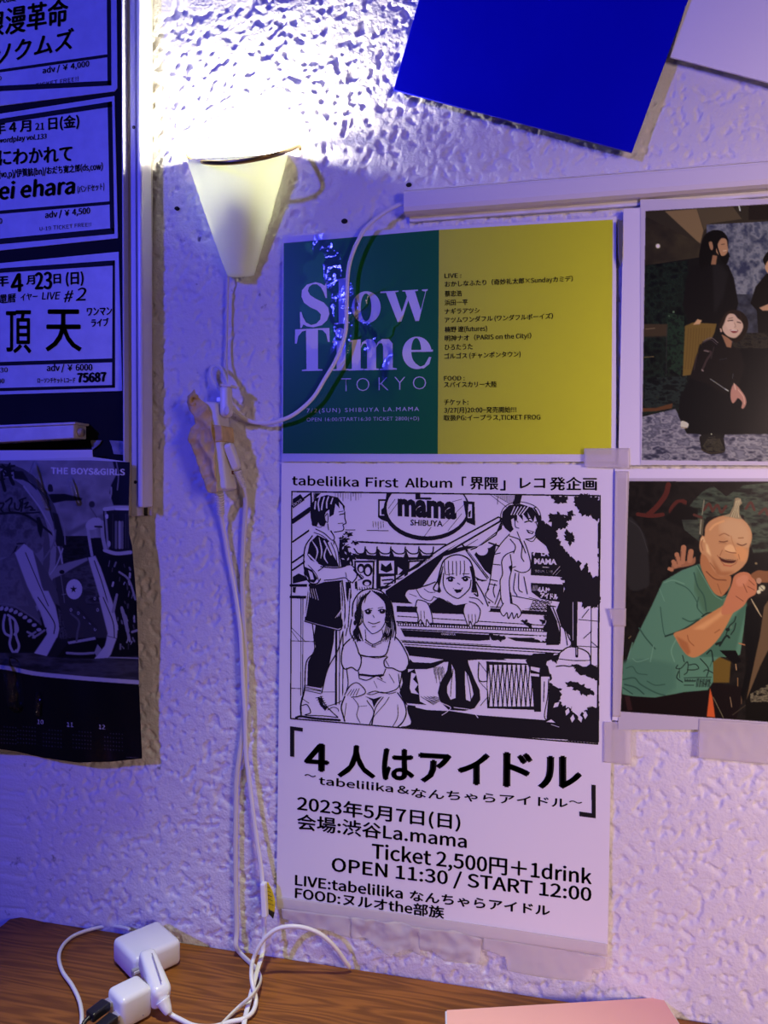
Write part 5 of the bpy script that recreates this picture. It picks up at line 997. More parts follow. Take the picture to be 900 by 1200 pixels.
F_(zb_([(700, 620), (900, 600), (1500, 600), (1500, 900), (640, 800)]), (16, 12, 16), soft=1); E_(zb_([(804, 694)])[0], 1.6, 1.2, (130, 110, 100), soft=.3)
# right-hand gear
F_(zc([(760, 60), (900, 0), (1500, 0), (1500, 800), (760, 800)]), (20, 16, 18)); F_(zc([(875, 60), (900, 20), (1400, 20), (1400, 330), (900, 330), (850, 430), (765, 640), (800, 470), (850, 240)]), (98, 74, 64), soft=.4); M_(zc([(790, 600), (900, 540), (1400, 540), (1400, 650), (790, 650)]), [(24, 20, 22), (120, 108, 104), (30, 24, 26)], 3, 28, 2.); 
# shirt
teal, dk, lt = (84, 122, 120), (52, 82, 82), (104, 142, 140)
F_(za([(412, 452), (335, 480), (250, 530), (200, 640), (150, 740), (100, 850), (66, 960), (72, 1025), (130, 1036), (200, 1042), (330, 1024), (445, 1010), (478, 960), (505, 860), (560, 865), (590, 850), (612, 700), (617, 625), (560, 640), (545, 580), (500, 600), (440, 540)]), teal, soft=.3)
F_(zc([(0, 400), (120, 380), (260, 400), (330, 420), (330, 560), (260, 612), (60, 610), (0, 560)]), (74, 110, 110), soft=2.5)
F_(zc([(440, 330), (600, 230), (770, 20), (768, 60), (700, 330), (610, 370), (480, 370)]), (66, 100, 98), soft=1); F_(zb_([(330, 700), (420, 840), (480, 940), (560, 1000), (560, 1108), (380, 1108), (300, 900)]), (72, 104, 96), soft=2)
for P, w, c in (([(330, 705), (400, 820), (470, 930), (530, 975), (580, 930), (590, 850)], 1.7, dk), ([(322, 712), (390, 830), (460, 945), (525, 990)], .6, lt), ([(300, 770), (330, 880), (380, 960), (400, 1080)], 1.6, dk), ([(150, 850), (250, 900), (320, 1000), (330, 1060)], 1, dk), ([(60, 850), (130, 830), (220, 860)], 1.2, lt), ([(20, 900), (60, 1000)], .8, lt)): L_(zb_(P), w, c)
for P, w, c in (([(232, 60), (250, 200), (262, 240)], 1, dk), ([(262, 242), (330, 218), (400, 185), (470, 140)], 1.8, (34, 52, 54)), ([(370, 130), (420, 150), (480, 130)], 1.4, dk), ([(470, 0), (460, 60), (500, 110)], 1.2, dk), ([(100, 190), (140, 250), (200, 320)], 1.6, dk), ([(60, 280), (30, 380)], 1, lt), ([(20, 440), (60, 430), (90, 470), (150, 480)], 1, dk), ([(0, 510), (70, 500), (110, 540), (200, 590), (260, 608)], 1.6, dk), ([(10, 540), (80, 560), (130, 600)], 1.4, (44, 70, 72)), ([(0, 560), (60, 600)], 1.2, (44, 70, 72)), ([(150, 520), (200, 545), (260, 540)], 1.2, dk), ([(60, 380), (90, 400), (160, 380)], .8, lt), ([(190, 300), (170, 400)], 1, lt), ([(330, 260), (300, 330), (320, 400)], 1.2, lt), ([(560, 380), (540, 430)], 1, dk)): L_(zc(P), w, c)
ink2 = (26, 36, 40)
for P, w in (([(340, 420), (330, 440), (360, 440), (400, 400), (400, 460), (380, 480)], 1), ([(345, 460), (335, 500), (370, 526)], 1.2), ([(410, 420), (450, 415), (470, 440), (440, 450), (400, 450)], 1), ([(480, 380), (530, 440), (520, 490)], 1.1), ([(370, 360), (380, 400)], 1), ([(520, 350), (548, 330), (560, 400)], 1.4), ([(500, 460), (520, 450), (560, 470)], 1), ([(380, 500), (450, 498), (550, 495)], .8), ([(640, 230), (660, 180), (690, 150), (700, 120)], 1.2), ([(600, 300), (640, 240), (660, 250)], 2.2), ([(670, 230), (690, 200), (700, 160)], 1.2), ([(380, 545), (440, 545)], .8), ([(490, 120), (520, 100), (550, 95)], 1.6), ([(580, 290), (610, 280)], 3), ([(350, 440), (352, 500)], .7)): L_(zc(P), w, ink2)
E_(zc([(650, 200)])[0], 2.6, 2, ink2); E_(zc([(672, 185)])[0], 1.6, 2, (84, 110, 108)); 
for k in range(5):
    for q in ([(455+k*18, 556), (461+k*18, 508)], [(463+k*18, 554), (469+k*18, 506)], [(460+k*18, 508+(k*11 % 40)), (472+k*18, 506+(k*17 % 40))]): L_(zc(q), .8, ink2)
for k in range(9): L_(zc([(382+k*8, 524), (385+k*8, 507+(k*5 % 9)), (388+k*8, 522)]), .5, ink2)
# belly band, trousers, strap
F_(zc([(0, 610), (200, 622), (330, 598), (380, 588), (530, 575), (560, 530), (760, 560), (700, 760), (0, 740)]), (24, 15, 20), soft=.3); F_(zc([(10, 615), (40, 612), (60, 700), (30, 705)]), (50, 28, 36), soft=.6)
F_(zc([(560, 400), (600, 370), (670, 400), (660, 530), (560, 530)]), (104, 78, 40), soft=.6); F_(zc([(540, 560), (520, 740), (572, 745), (556, 620)]), (196, 82, 52), soft=.2); F_(zc([(600, 330), (700, 330), (735, 400), (690, 415)]), (14, 11, 14)); 
for P, w, c in (([(560, 620), (600, 700), (622, 745)], .9, (110, 100, 90)), ([(700, 415), (704, 450)], 1.2, (170, 130, 110)), ([(712, 500), (712, 550)], 1, (140, 100, 80)), ([(665, 620), (675, 680)], 1, (140, 110, 100)), ([(735, 600), (735, 660)], 1, (110, 80, 70)), ([(720, 285), (775, 300)], 1.4, (170, 110, 90)), ([(755, 190), (760, 250)], 1, (90, 110, 110)), ([(680, 730), (760, 670)], 1, (60, 50, 50))): L_(zc(P), w, c)
F_(zc([(765, 60), (800, 40), (850, 120), (840, 250), (800, 470), (740, 640), (730, 600), (770, 420), (750, 200)]), (14, 12, 14), soft=.3); L_(zc([(800, 20), (830, 75), (860, 120)]), 1, (170, 140, 130))
# hand behind, head, neck
sk, skd, skl = (188, 132, 110), (150, 92, 72), (222, 172, 146)
F_(zb_([(120, 740), (125, 690), (170, 670), (210, 680), (280, 660), (310, 640), (300, 700), (180, 730)]), (150, 96, 84), smooth=True, soft=.3)
for a, b, w in (((205, 680), (216, 565), 6.2), ((265, 670), (275, 598), 6.2), ((180, 700), (160, 622), 5.4), ((150, 715), (132, 680), 5), ((120, 745), (100, 738), 4.4)): cv.seg(zb_([a])[0], zb_([b])[0], w*1.0, (168, 110, 96))
for P in ([(190, 670), (196, 600)], [(243, 660), (246, 610)], [(165, 700), (150, 640)]): L_(zb_(P), .7, (96, 56, 52))
F_(zb_([(350, 700), (370, 600), (440, 640), (540, 780), (600, 800), (590, 880), (540, 950), (510, 960), (460, 930), (400, 830)]), (172, 110, 86), smooth=True, soft=.4); L_(zb_([(400, 760), (470, 820), (560, 830)]), 1.4, (120, 70, 56)); L_(zb_([(490, 860), (520, 940)]), 1, (140, 84, 66))
F_(zb_([(385, 470), (392, 400), (430, 350), (500, 315), (590, 300), (670, 320), (730, 370), (766, 440), (768, 500), (750, 560), (740, 640), (715, 700), (650, 760), (560, 800), (490, 790), (440, 720), (400, 640), (350, 600), (345, 520), (365, 470)]), sk, smooth=True, soft=.4)
F_(zb_([(560, 330), (680, 340), (740, 400), (762, 470), (740, 560), (660, 540), (560, 480), (500, 400)]), (198, 150, 132), smooth=True, soft=3); F_(zb_([(620, 570), (700, 560), (735, 620), (700, 680), (640, 640)]), (206, 140, 110), smooth=True, soft=1.5); F_(zb_([(550, 560), (600, 540), (640, 580), (620, 610), (560, 600)]), (220, 166, 140), smooth=True, soft=.8)
F_(zb_([(350, 500), (375, 475), (392, 520), (400, 600), (440, 640), (430, 600), (410, 540)]), (222, 176, 150), soft=.8); L_(zb_([(372, 500), (360, 540), (372, 590)]), 1, (150, 96, 78)); F_(zb_([(440, 640), (520, 760), (640, 760), (560, 800), (480, 790)]), (160, 100, 78), soft=1.5)
F_(zb_([(500, 640), (540, 655), (600, 662), (640, 668), (620, 690), (560, 690), (520, 672)]), (70, 30, 32), smooth=True); L_(zb_([(520, 650), (570, 665), (630, 668)]), .9, (150, 110, 96)); L_(zb_([(488, 628), (500, 645), (530, 690), (570, 715), (630, 700), (655, 660)]), .8, (150, 86, 70)); L_(zb_([(540, 708), (600, 716)]), 1.5, (176, 96, 84))
for P, w, c in (([(505, 516), (540, 520), (572, 512)], 1.1, (92, 52, 46)), ([(650, 535), (690, 548), (725, 535)], 1.1, (92, 52, 46)), ([(505, 468), (545, 452), (585, 470)], 1.2, (150, 98, 80)), ([(660, 488), (700, 486)], 1.2, (150, 98, 80)), ([(555, 592), (590, 604), (640, 610)], 1.1, (130, 76, 62)), ([(600, 470), (612, 520), (640, 590)], .9, (176, 118, 96)), ([(430, 690), (470, 740)], 1, (140, 86, 68)), ([(530, 585), (510, 630)], .8, (150, 92, 74)), ([(660, 620), (670, 660)], .8, (150, 92, 74)), ([(500, 530), (560, 532)], .6, (150, 98, 80)), ([(430, 420), (470, 380), (540, 350)], 2.5, (210, 152, 124))): L_(zb_(P), w, c)
F_(zb_([(530, 310), (590, 290), (620, 230), (632, 165), (648, 162), (655, 160), (678, 168), (690, 205), (668, 230), (668, 290), (690, 335), (640, 330), (600, 318)]), (150, 128, 118), soft=.25)
for k in range(8): L_(zb_([(590+k*10, 318), (622+k*5, 250), (634+k*6, 175+(k*13 % 30))]), .6, (206, 188, 176) if k % 2 else (110, 92, 86))
# forearm and fist over the shirt
F_(zc([(318, 222), (400, 190), (470, 145), (530, 105), (620, 50), (660, 0), (690, -40), (790, -40), (760, 30), (690, 90), (640, 180), (590, 260), (520, 330), (450, 372), (400, 360), (360, 310), (330, 260)]), (184, 120, 92), smooth=True, soft=.4)
F_(zc([(330, 240), (400, 280), (420, 340), (400, 360), (360, 310)]), (160, 96, 72), soft=1.2); F_(zc([(430, 200), (560, 120), (640, 60), (620, 110), (500, 200)]), (206, 144, 114), soft=1.5); L_(zc([(400, 235), (410, 270), (440, 300)]), 1.2, (150, 90, 68)); L_(zc([(570, 220), (600, 200)]), 1.4, (150, 92, 70))
F_(zb_([(600, 880), (625, 800), (680, 765), (740, 770), (790, 820), (810, 870), (800, 940), (740, 980), (700, 1040), (600, 1100), (520, 1090)]), (184, 112, 96), smooth=True, soft=.4); F_(zb_([(640, 830), (690, 790), (740, 800), (720, 860), (660, 880)]), (196, 124, 112), smooth=True, soft=1.2)
for P in ([(700, 860), (730, 930)], [(745, 830), (790, 870)], [(735, 880), (790, 910)], [(640, 960), (700, 1000)]): L_(zb_(P), .9, (130, 70, 62))
F_(zb_([(760, 790), (820, 750), (900, 755), (1100, 740), (1100, 840), (900, 850), (820, 840)]), (128, 80, 62), smooth=True, soft=.4); E_(zb_([(826, 835)])[0], 3.2, 3.6, (176, 130, 124), soft=.3); E_(zb_([(850, 895)])[0], 4, 3.4, (190, 178, 176), rot=-.4, soft=.2); E_(zb_([(825, 925)])[0], 2.4, 2.4, (206, 190, 188), soft=.2); L_(zb_([(835, 880), (870, 915)]), .8, (90, 76, 80)); L_(zb_([(765, 985), (810, 1060), (835, 1108)]), 1.1, (170, 150, 146))
clip_quad(cv, [(737.2, 564), (1000, 564.6), (1000, 853), (727.3, 833.8)], (182, 162, 226))
colour_mesh('print', cv, 3, .00655, m_photo, p2_, WHITE, .66)
for o_ in (p1_, p2_): o_['group'] = 'photo sheets at the right of the wall'

# dark strip standing in for shade in the slit between the two upper sheets
m_gapshade = mat('gap_shade_grey', (.10, .10, .13), rough=.4)
cl = slab('gap_shade', [W(723.8, 258, .0085), W(729.6, 258, .0085), (W(729.4, 300, .0085)), W(727.5, 313, .0085), W(724.2, 300, .0085)], .003, m_gapshade, None, .0005, 2)
tag(cl, 'narrow dark grey strip standing in for shade between yellow poster and group photo', 'clip')

# ------------------------------------------------------------------ black and white calendar, lower left
def cal_d(P):
    x, y = P[:, 0], P[:, 1]; t = np.clip((y-540)/350, 0, 1)
    return .0285 - .008*t + .0022*np.sin(x/21+y/90)*t + .0012*np.sin(x/9-y/40) * t + .003*np.clip((40-x)/60, 0, 1)*t - .004*np.clip((x-140)/25, 0, 1)*np.clip(1-t*3, 0, 1)
def cal_bottom(x): return 878 + np.interp(x, [-60, 0, 20, 50, 90, 130, 167], [-4, 0, 3, 10, 16, 15, 11])
def cal_right(y): return np.interp(y, [530, 543, 600, 625, 640, 700, 760, 800, 889], [150, 152.3, 151, 151.5, 155, 160, 162.5, 163, 166.8])
cv = Canvas(-70, 536, 170, 896, 3, (96, 96, 96)); F_, L_, E_, M_ = cv.fill, cv.line, cv.ell, cv.mottle
zd = lambda P: Z(P, 0, 540, 5.294); ze = lambda P: Z(P, 0, 700, 5.294); zf = lambda P: Z(P, 0, 540, 11.25)
g_ = lambda v: (v, v, v)
M_([(-70, 536), (170, 536), (170, 640), (-70, 640)], [g_(92), g_(118), g_(104)], 26, 30)
F_([(-70, 632), (170, 630), (170, 896), (-70, 896)], g_(14)); M_([(60, 628), (104, 628), (104, 660), (60, 660)], [g_(10), g_(34), g_(14)], 3, 31, 3.)
F_(zd([(700, 5), (810, 8), (810, 275), (705, 275), (680, 200), (690, 150), (720, 90)]), g_(16), soft=.3); L_(zd([(690, 165), (690, 200), (684, 230)]), 2, g_(120)); L_(zd([(722, 8), (735, 90), (728, 180)]), 1.6, g_(100)); 
F_(zd([(290, 208), (400, 205), (510, 232), (505, 245), (400, 248), (330, 262)]), g_(14), soft=.2); F_(zd([(300, 150), (322, 150), (328, 188), (300, 188)]), g_(30), smooth=True)
F_(zd([(400, 450), (560, 370), (640, 330), (640, 360), (520, 420), (420, 470)]), g_(86), soft=1)
# drum at the right
F_(zd([(640, 300), (810, 280), (810, 590), (650, 590)]), g_(26), soft=.3); L_(zd([(650, 300), (730, 292), (810, 294)]), 4.6, g_(150)); L_(zd([(720, 300), (810, 302)]), 2.4, g_(168)); L_(zd([(650, 555), (720, 575), (810, 568)]), 4.4, g_(140)); L_(zd([(655, 320), (670, 540)]), 2.6, g_(110)); E_(zd([(663, 345)])[0], 1.8, 3, g_(160)); E_(zd([(676, 515)])[0], 2, 3.6, g_(140))
for x, v in ((720, 90), (742, 120), (758, 90)): L_(zd([(x, 380), (x, 540)]), 3, g_(v))
for x in (700, 780, 795): L_(zd([(x, 330), (x, 540)]), 1.2, g_(50))
L_(zd([(545, 425), (556, 500), (570, 585)]), 3.4, g_(132)); L_(zd([(632, 380), (638, 470), (652, 540)]), 4.4, g_(128)); E_(zd([(580, 390)])[0], 10, 6.5, g_(140), rot=-.5, soft=.3); L_(zd([(590, 408), (630, 410)]), 2, g_(30)); E_(zd([(570, 270)])[0], 3.4, 3.8, g_(40), soft=.6); L_(zd([(560, 290), (600, 350)]), 1.6, g_(80))
# bass drum
E_((2, 645), 72, 102, g_(60)); E_((0, 645), 66, 96, g_(110)); E_((-2, 648), 61, 90, g_(70)); E_((-6, 650), 57, 84, g_(96)); M_(smoothp([(-60, 575), (0, 566), (35, 578), (50, 605), (50, 640), (30, 650), (-60, 650)], True), [g_(58), g_(84), g_(70)], 9, 33)
for P, w, v in (([(0, 124), (20, 122), (36, 134), (60, 170), (76, 200)], 2.4, 18), ([(40, 0), (34, 30)], 1, 90), ([(28, 60), (46, 108), (60, 160), (70, 210), (73, 240)], 2.2, 126), ([(20, 30), (52, 80), (62, 140)], 1.2, 30)):
    L_([(x, 540+y*.5) for x, y in P], w, g_(v))
F_(zf([(180, 135), (300, 140), (350, 220), (390, 275), (490, 375), (480, 385), (390, 295), (300, 250), (190, 235)]), g_(20), soft=.3)
F_(zf([(480, 750), (520, 740), (570, 860), (540, 1020), (500, 920)]), g_(16), soft=.5); F_(zf([(690, 680), (760, 700), (830, 950), (850, 1125), (720, 1125), (740, 950)]), g_(28), soft=.5); L_(zf([(600, 780), (680, 920), (740, 1125)]), 1.4, g_(110)); L_(zf([(770, 680), (840, 860), (860, 1100)]), 1.6, g_(104)); L_(zf([(0, 690), (300, 690), (520, 680)]), 1.6, g_(18))
L_(zd([(300, 720), (350, 650), (390, 545)]), 1.6, g_(130)); L_(zd([(250, 640), (330, 520), (345, 430)]), 2, g_(90))
# brush writing
for P, w in (([(0, 75), (60, 90), (190, 65)], 2), ([(30, 55), (90, 95), (130, 35)], 1.9), ([(20, 160), (60, 110), (110, 140), (180, 130)], 2.4), ([(20, 150), (30, 260), (65, 390)], 3.6), ([(95, 95), (90, 190), (60, 150)], 2.2), ([(125, 100), (130, 200), (175, 305)], 3.8), ([(60, 200), (160, 190)], 2), ([(0, 250), (60, 240)], 1.6)): L_(zf(P), w, g_(6))
for P in ([(0, 560), (50, 560), (30, 610), (10, 640), (60, 700)], [(75, 540), (150, 490), (150, 550), (120, 600), (130, 670), (170, 680)], [(195, 560), (200, 630), (250, 640), (275, 550), (260, 520), (340, 490)], [(300, 520), (290, 600), (280, 665)], [(320, 570), (370, 550), (330, 620), (400, 600)], [(400, 600), (430, 630), (400, 650), (460, 650)]): L_(zf(P), 1.7, g_(6))
for P in ([(50, 610), (90, 560), (105, 530)], [(105, 515), (155, 515), (140, 550), (105, 570), (150, 590)], [(60, 600), (95, 560)]): L_(zd(P), 1.3, g_(6))
# left boot
F_(zd([(-300, 700), (0, 620), (60, 590), (92, 560), (140, 640), (200, 850), (260, 1010), (250, 1060), (-300, 1060)]), g_(74), soft=.3); M_(zd([(-300, 660), (90, 600), (180, 900), (0, 900), (-300, 900)]), [g_(64), g_(88), g_(76)], 8, 34, amt=.7)
F_(zd([(150, 512), (205, 560), (300, 730), (390, 900), (440, 1100), (300, 1100), (250, 940), (170, 780), (92, 570)]), g_(138), soft=.2); F_(zd([(205, 560), (300, 700), (400, 900), (440, 1000), (430, 1100), (360, 1100), (340, 960), (260, 780)]), g_(66), soft=.5)
F_(ze([(-300, 60), (0, 50), (100, 70), (200, 130), (260, 180), (290, 190), (210, 330), (195, 330), (-300, 330)]), g_(12))
for k in range(9):
    a = k/8; E_((2+a*42+k*.2, 713+a*a*22+a*3), 2.2, 3, g_(128), rot=.6+a)
L_(ze([(0, 38), (80, 50), (170, 100), (240, 150)]), 1.1, g_(90)); L_(ze([(-200, 40), (0, 38)]), 1.2, g_(90))
F_(ze([(200, -40), (300, -40), (345, 60), (372, 190), (358, 240), (300, 350), (245, 442), (212, 430), (202, 390), (212, 345), (300, 215), (296, 170), (230, 30)]), g_(142), soft=.2); L_(ze([(235, 0), (310, 110), (340, 170), (334, 225)]), 1.1, g_(16)); L_(zd([(158, 570), (230, 740), (300, 900)]), .9, g_(24))
F_(ze([(345, 40), (380, 60), (430, 180), (425, 280), (330, 400), (250, 445), (360, 240), (372, 190)]), g_(28), soft=.3); M_(ze([(360, 60), (425, 160), (425, 260), (370, 260)]), [g_(20), g_(70), g_(26)], 2, 35)
for P in ([(30, 110), (20, 170), (30, 220), (60, 240)], [(50, 110), (90, 140), (110, 200), (90, 230)], [(60, 130), (70, 220), (60, 290), (85, 345), (100, 330)], [(95, 150), (100, 240), (118, 300), (105, 340)]): L_(ze(P), 3, g_(128))
for P in ([(170, 215), (200, 230), (215, 250)], [(205, 250), (240, 230), (275, 205)], [(180, 240), (220, 215)]): L_(ze(P), 2.6, g_(110))
# right boot
F_(zd([(340, 720), (420, 650), (550, 600), (580, 640), (650, 900), (700, 1100), (420, 1100), (370, 900)]), g_(46), soft=.3); M_(zd([(400, 700), (560, 640), (640, 900), (540, 900), (500, 760), (400, 720)]), [g_(30), g_(64), g_(40)], 4, 36, 3.)
F_(zd([(305, 718), (360, 650), (420, 630), (540, 600), (545, 618), (430, 680), (400, 700), (320, 735)]), g_(108), soft=.3)
F_(zd([(545, 600), (592, 588), (625, 660), (700, 880), (735, 1050), (690, 1060), (640, 920)]), g_(140), soft=.2); L_(zd([(585, 620), (640, 780), (715, 1050)]), 1, g_(20))
F_(ze([(612, 0), (655, 0), (700, 90), (732, 175), (726, 250), (690, 350), (640, 424), (585, 380), (650, 300), (668, 225)]), g_(140), soft=.2); L_(ze([(640, 0), (700, 150), (710, 250)]), 1, g_(20)); L_(ze([(668, 240), (725, 256)]), .7, g_(60))
E_(zd([(460, 797)])[0], 9.5, 11.8, g_(150)); 
c = zd([(456, 797)])[0]; F_([(c[0]+(4 if k % 2 == 0 else 1.6)*math.sin(k*math.pi/5), c[1]-(4.6 if k % 2 == 0 else 1.8)*math.cos(k*math.pi/5)) for k in range(10)], g_(8))
for x, y in ((588, 855), (606, 925), (486, 945), (525, 968), (560, 1005), (590, 1045), (440, 925)): E_(zd([(x, y)])[0], 1.5, 2, g_(130)); E_(zd([(x, y)])[0], .7, 1, g_(30))
L_(zd([(378, 715), (390, 800), (400, 880)]), 1, g_(90)); L_(zd([(385, 830), (410, 826)]), .8, g_(110)); E_(zd([(384, 690)])[0], 3, 2.4, g_(14))
F_(ze([(420, 275), (590, 245), (595, 262), (425, 292)]), g_(120)); L_(ze([(415, 345), (500, 350), (580, 345)]), 3, g_(110)); L_(ze([(440, 100), (490, 150), (480, 220), (475, 270)]), 2.4, g_(70)); F_(ze([(585, 340), (605, 290), (630, 320), (600, 370)]), g_(110)); L_(ze([(480, 60), (560, 150), (600, 190)]), 3, g_(40))
# clutter of drum hardware at the right
rs = np.random.RandomState(11)
for _ in range(46):
    x, y = rs.uniform(122, 158), rs.uniform(655, 765); 
    if x < 124+(y-655)*.16: continue
    v = int(rs.choice([60, 90, 130])); L_([(x, y), (x+rs.uniform(-2, 2), y+rs.uniform(2, 7))], rs.uniform(1, 2.6), g_(v))
for P, w in (([(740, 690), (800, 740), (840, 860)], 2.6), ([(755, 910), (780, 980), (795, 1060)], 3), ([(725, 830), (705, 930)], 3)): L_(zd(P), w, g_(112))
for P, w in (([(755, 70), (780, 170), (805, 270)], 3.4), ([(720, 0), (700, 90)], 3), ([(820, 215), (850, 205)], 3)): L_(ze(P), w, g_(112))
# kerb, black foot, numbers and day grid
M_([(-70, 765), (38, 765), (60, 770), (110, 772), (170, 768), (170, 800), (-70, 784)], [g_(30), g_(58), g_(40)], 7, 38, 4.); F_([(-70, 783), (0, 783), (60, 790), (110, 795), (170, 800), (170, 896), (-70, 896)], g_(7))
L_(ze([(-300, 420), (0, 432), (200, 470), (400, 492), (640, 512), (870, 528)]), 5, g_(146), smooth=True); L_(ze([(680, 372), (860, 378)]), 1.6, g_(110))
for s, x, y in (('10', 250, 785), ('11', 434, 802), ('12', 632, 816)):
    cv.text(s, ((x-19)/5.294, 700+y/5.294), ((x+19)/5.294, 700+(y+2)/5.294), 5, g_(225), b=.3)
for cx_, cy_ in ((40, 800), (160, 800), (320, 820), (505, 830), (700, 842), (-110, 790)):
    for r in range(5):
        for k in range(7):
            if r == 0 and k < 2: continue
            E_(ze([(cx_-50+k*18, cy_+r*25+k*1.5)])[0], .55, .75, g_(70))
L_(ze([(785, 992), (860, 996)]), .8, g_(70))
cv.text('THE BOYS&GIRLS', (59.5, 555), (146.5, 556.8), 7.4, g_(196), off=.01)
F_([(-70, 525), (70, 525), (107, 536.5), (107, 536.2), (152, 541.5), (152, 538), (107, 535), (-70, 540)], g_(120))
# cut the sheet to its own curled outline: the grid follows the edges
a = cv.a[:cv.h//2*2, :cv.w//2*2].reshape(cv.h//2, 2, cv.w//2, 2, 3).mean((1, 3)); h, w = a.shape[:2]
gx, gy = np.meshgrid(cv.x0+(np.arange(w)+.5)*2/cv.k, cv.y0+(np.arange(h)+.5)*2/cv.k); uu = (gx-cv.x0)/(168-cv.x0); vv = (gy-538.0)/(894-538.0)
top = lambda x: np.interp(x, [-70, 107, 152], [539.5, 539.5, 541.5])
px_ = np.where(gx > 140, 140+(gx-140)*(cal_right(gy)-140)/(170-140), gx); py_ = np.where(gy > 860, 860+(gy-860)*(cal_bottom(px_)-860)/(896-860), np.maximum(gy, top(px_)))
src = a[np.clip(((py_-cv.y0)*cv.k/2).astype(int), 0, h-1), np.clip(((px_-cv.x0)*cv.k/2).astype(int), 0, w-1)]
P = np.stack([px_, py_], -1).reshape(-1, 2); i = np.arange(w*h).reshape(h, w)
me = npmesh(WA(P, cal_d(P)), np.stack([i[:-1, :-1], i[1:, :-1], i[1:, 1:], i[:-1, 1:]], -1).reshape(-1, 4))
C_ = (src.reshape(-1, 3)/255.)**2.2*1.55; at = me.color_attributes.new('print', 'FLOAT_COLOR', 'POINT'); at.data.foreach_set('color', np.hstack([np.clip(C_, .003, .8), np.ones((len(C_), 1))]).astype(np.float32).ravel())
me.polygons.foreach_set('use_smooth', [True]*len(me.polygons))
ca_ = thing('calendar', 'black and white calendar poster of boots and drums, glossy, curling off the board', 'calendar', W(80, 890, .02))
m_cal = attr_mat('calendar_print', rough=.30, coat=.35, bump=.18, bscale=30)
pr = link('print', me, m_cal, ca_); 
hs = slab('header_strip', [W(-70, 528, .0275), W(70, 527.5, .0275), W(108, 527, .0275), W(108.5, 535.5, .0275), W(152, 541.5, .026), W(130, 543, .026), W(-70, 542, .0275)], .0006, m_paper, ca_)

# crumpled clear film standing off the calendar in a few places, where it catches the sconce
def film_patch(pts, rad, seed, parent, lamp):
    C_ = smoothp(np.array(pts, float), n=8); dep = cal_d(C_)+.0012; P = WA(C_, dep); S = []
    for X in P:
        a, b = CP-X, np.array(lamp)-X; h_ = a/np.linalg.norm(a)+b/np.linalg.norm(b); S.append((h_[0]/h_[1], h_[2]/h_[1]))
    S = np.array(S); P2 = P[:, [0, 2]]; lo, hi = P2.min(0)-rad, P2.max(0)+rad
    x, z = np.meshgrid(np.arange(lo[0], hi[0], .0007), np.arange(lo[1], hi[1], .0007))
    D = np.hypot(x[..., None]-P2[:, 0], z[..., None]-P2[:, 1]); k = D.argmin(-1); r = D.min(-1); w = np.exp(-(r/(rad*.55))**2)
    n1 = vnoise(x+z*.5+2, z+2, .0034, seed)-.5; n2 = vnoise(x+2, z-x*.4+2, .0070, seed+1)-.5
    h = w*(S[k, 0]*(x-P2[k, 0])*.8 + S[k, 1]*(z-P2[k, 1])*.8 + .0022*n1 + .0034*n2 + .003)
    y = -(dep[k] + h); V = np.stack([x, y, z], -1).reshape(-1, 3); nz_, nx = x.shape; i = np.arange(nx*nz_).reshape(nz_, nx)
    Q = np.stack([i[:-1, :-1], i[:-1, 1:], i[1:, 1:], i[1:, :-1]], -1).reshape(-1, 4); Q = Q[r.ravel()[Q].max(1) < rad]
    return link('clear_film', npmesh(V, Q), m_film, parent, True)
bulb_at = W(280, 195, .024)
film_patch([(13, 783), (15, 803), (17, 822)], .011, 41, ca_, bulb_at)
film_patch([(42, 548), (46, 565), (55, 592)], .005, 47, ca_, bulb_at)
film_patch([(84, 564), (88, 580), (91, 588)], .004, 53, ca_, bulb_at)
film_patch([(45, 815), (44, 836)], .004, 59, ca_, bulb_at)

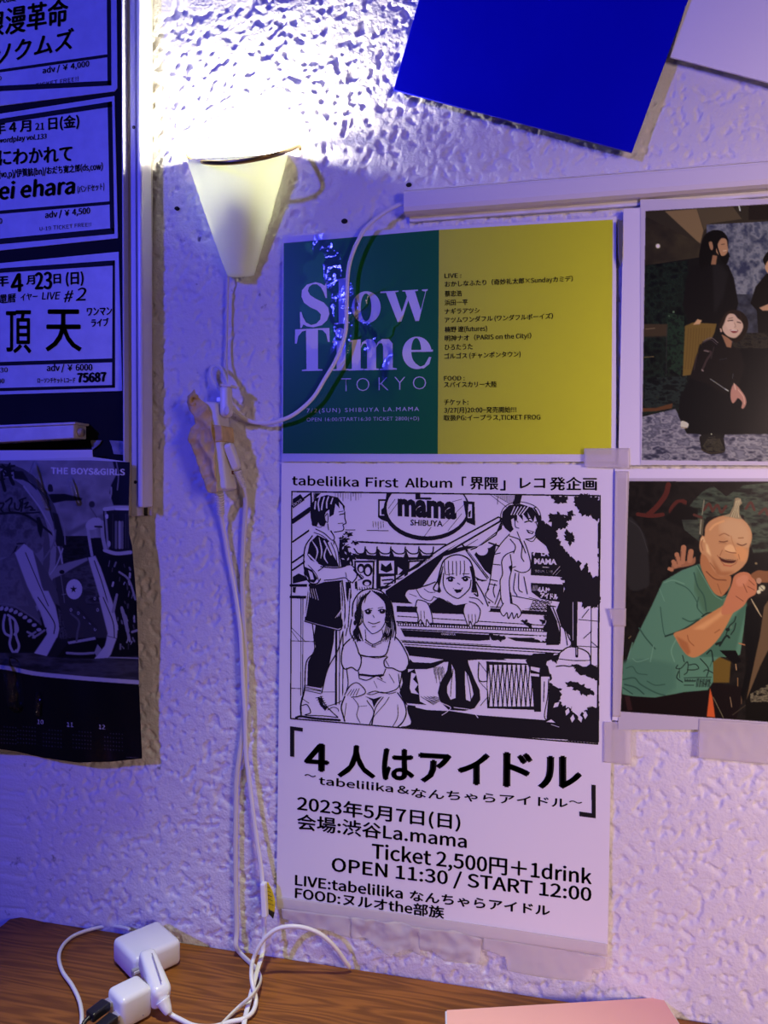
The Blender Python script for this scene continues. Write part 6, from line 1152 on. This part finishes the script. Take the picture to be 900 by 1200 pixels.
# ------------------------------------------------------------------ tapes
m_tape = bpy.data.materials.new('translucent_tape'); m_tape.use_nodes = True; n = m_tape.node_tree.nodes; L = m_tape.node_tree.links; b = n['Principled BSDF']
b.inputs['Base Color'].default_value = (.78, .74, .70, 1); b.inputs['Roughness'].default_value = .32; b.inputs['Alpha'].default_value = .42
tc = n.new('ShaderNodeTexCoord'); nz = n.new('ShaderNodeTexNoise'); nz.inputs['Scale'].default_value = 60; L.new(tc.outputs['Object'], nz.inputs[0]); bp = n.new('ShaderNodeBump'); bp.inputs['Strength'].default_value = .25; bp.inputs['Distance'].default_value = .001; L.new(nz.outputs[0], bp.inputs['Height']); L.new(bp.outputs[0], b.inputs['Normal'])
GT = 'translucent tape pieces holding the papers'
for P, d, amp, lab in (
 ([(684.5, 525.5), (738, 525), (738.5, 549.5), (684.5, 547)], .0078, .0002, 'tape piece bridging the yellow poster corner and the group photo corner'),
 ([(819, 842), (920, 849), (925, 898), (860, 892), (817, 888)], .0068, .0008, 'wide tape piece under the right part of the teal shirt photo'),
 ([(707, 845.5), (741, 846), (740, 896.5), (707, 893)], .0056, .0006, 'upright tape piece at the lower left corner of the teal shirt photo'),
 ([(720.5, 552), (737, 552), (733, 715), (727, 840), (717.5, 840)], .0068, .0002, 'long narrow tape along the left edge of the teal shirt photo'),
 ([(713, 713), (734, 713), (733.5, 734), (718, 734)], .0078, .0002, 'small square tape across the left edge of the teal shirt photo'),
 ([(324, 1050), (440, 1066), (580, 1086), (712.3, 1106), (712, 1121), (580, 1101), (440, 1081), (323.5, 1065)], .0058, .0003, 'long tape band along the bottom edge of the tall poster'),
 ([(330, 1064), (370, 1069), (412, 1075), (410, 1098), (400, 1096), (384, 1090), (366, 1087), (345, 1082), (331, 1075)], .0066, .0016, 'crumpled tape flap under the left end of the tall poster'),
 ([(411, 1074), (470, 1081), (492, 1086), (494, 1120), (478, 1112), (455, 1119), (440, 1108), (428, 1099), (412, 1099)], .0066, .0028, 'folded tape flap under the words food on the tall poster'),
 ([(490, 1086), (530, 1090), (565, 1099), (563, 1128), (540, 1128), (520, 1125), (506, 1114), (492, 1113)], .0067, .0024, 'crumpled tape flap under the middle of the tall poster'),
 ([(566, 1098), (640, 1110), (712, 1122), (710, 1135), (696, 1137), (692, 1150), (640, 1146), (594, 1137), (592, 1122), (566, 1112)], .0056, .0008, 'flat tape flap under the right end of the tall poster')):
    t = crumple('tape', P, d, amp, m_tape, None, thick=.00012, seed=int(P[0][0]) % 90, res=.0022); tag(t, lab, 'tape', GT)
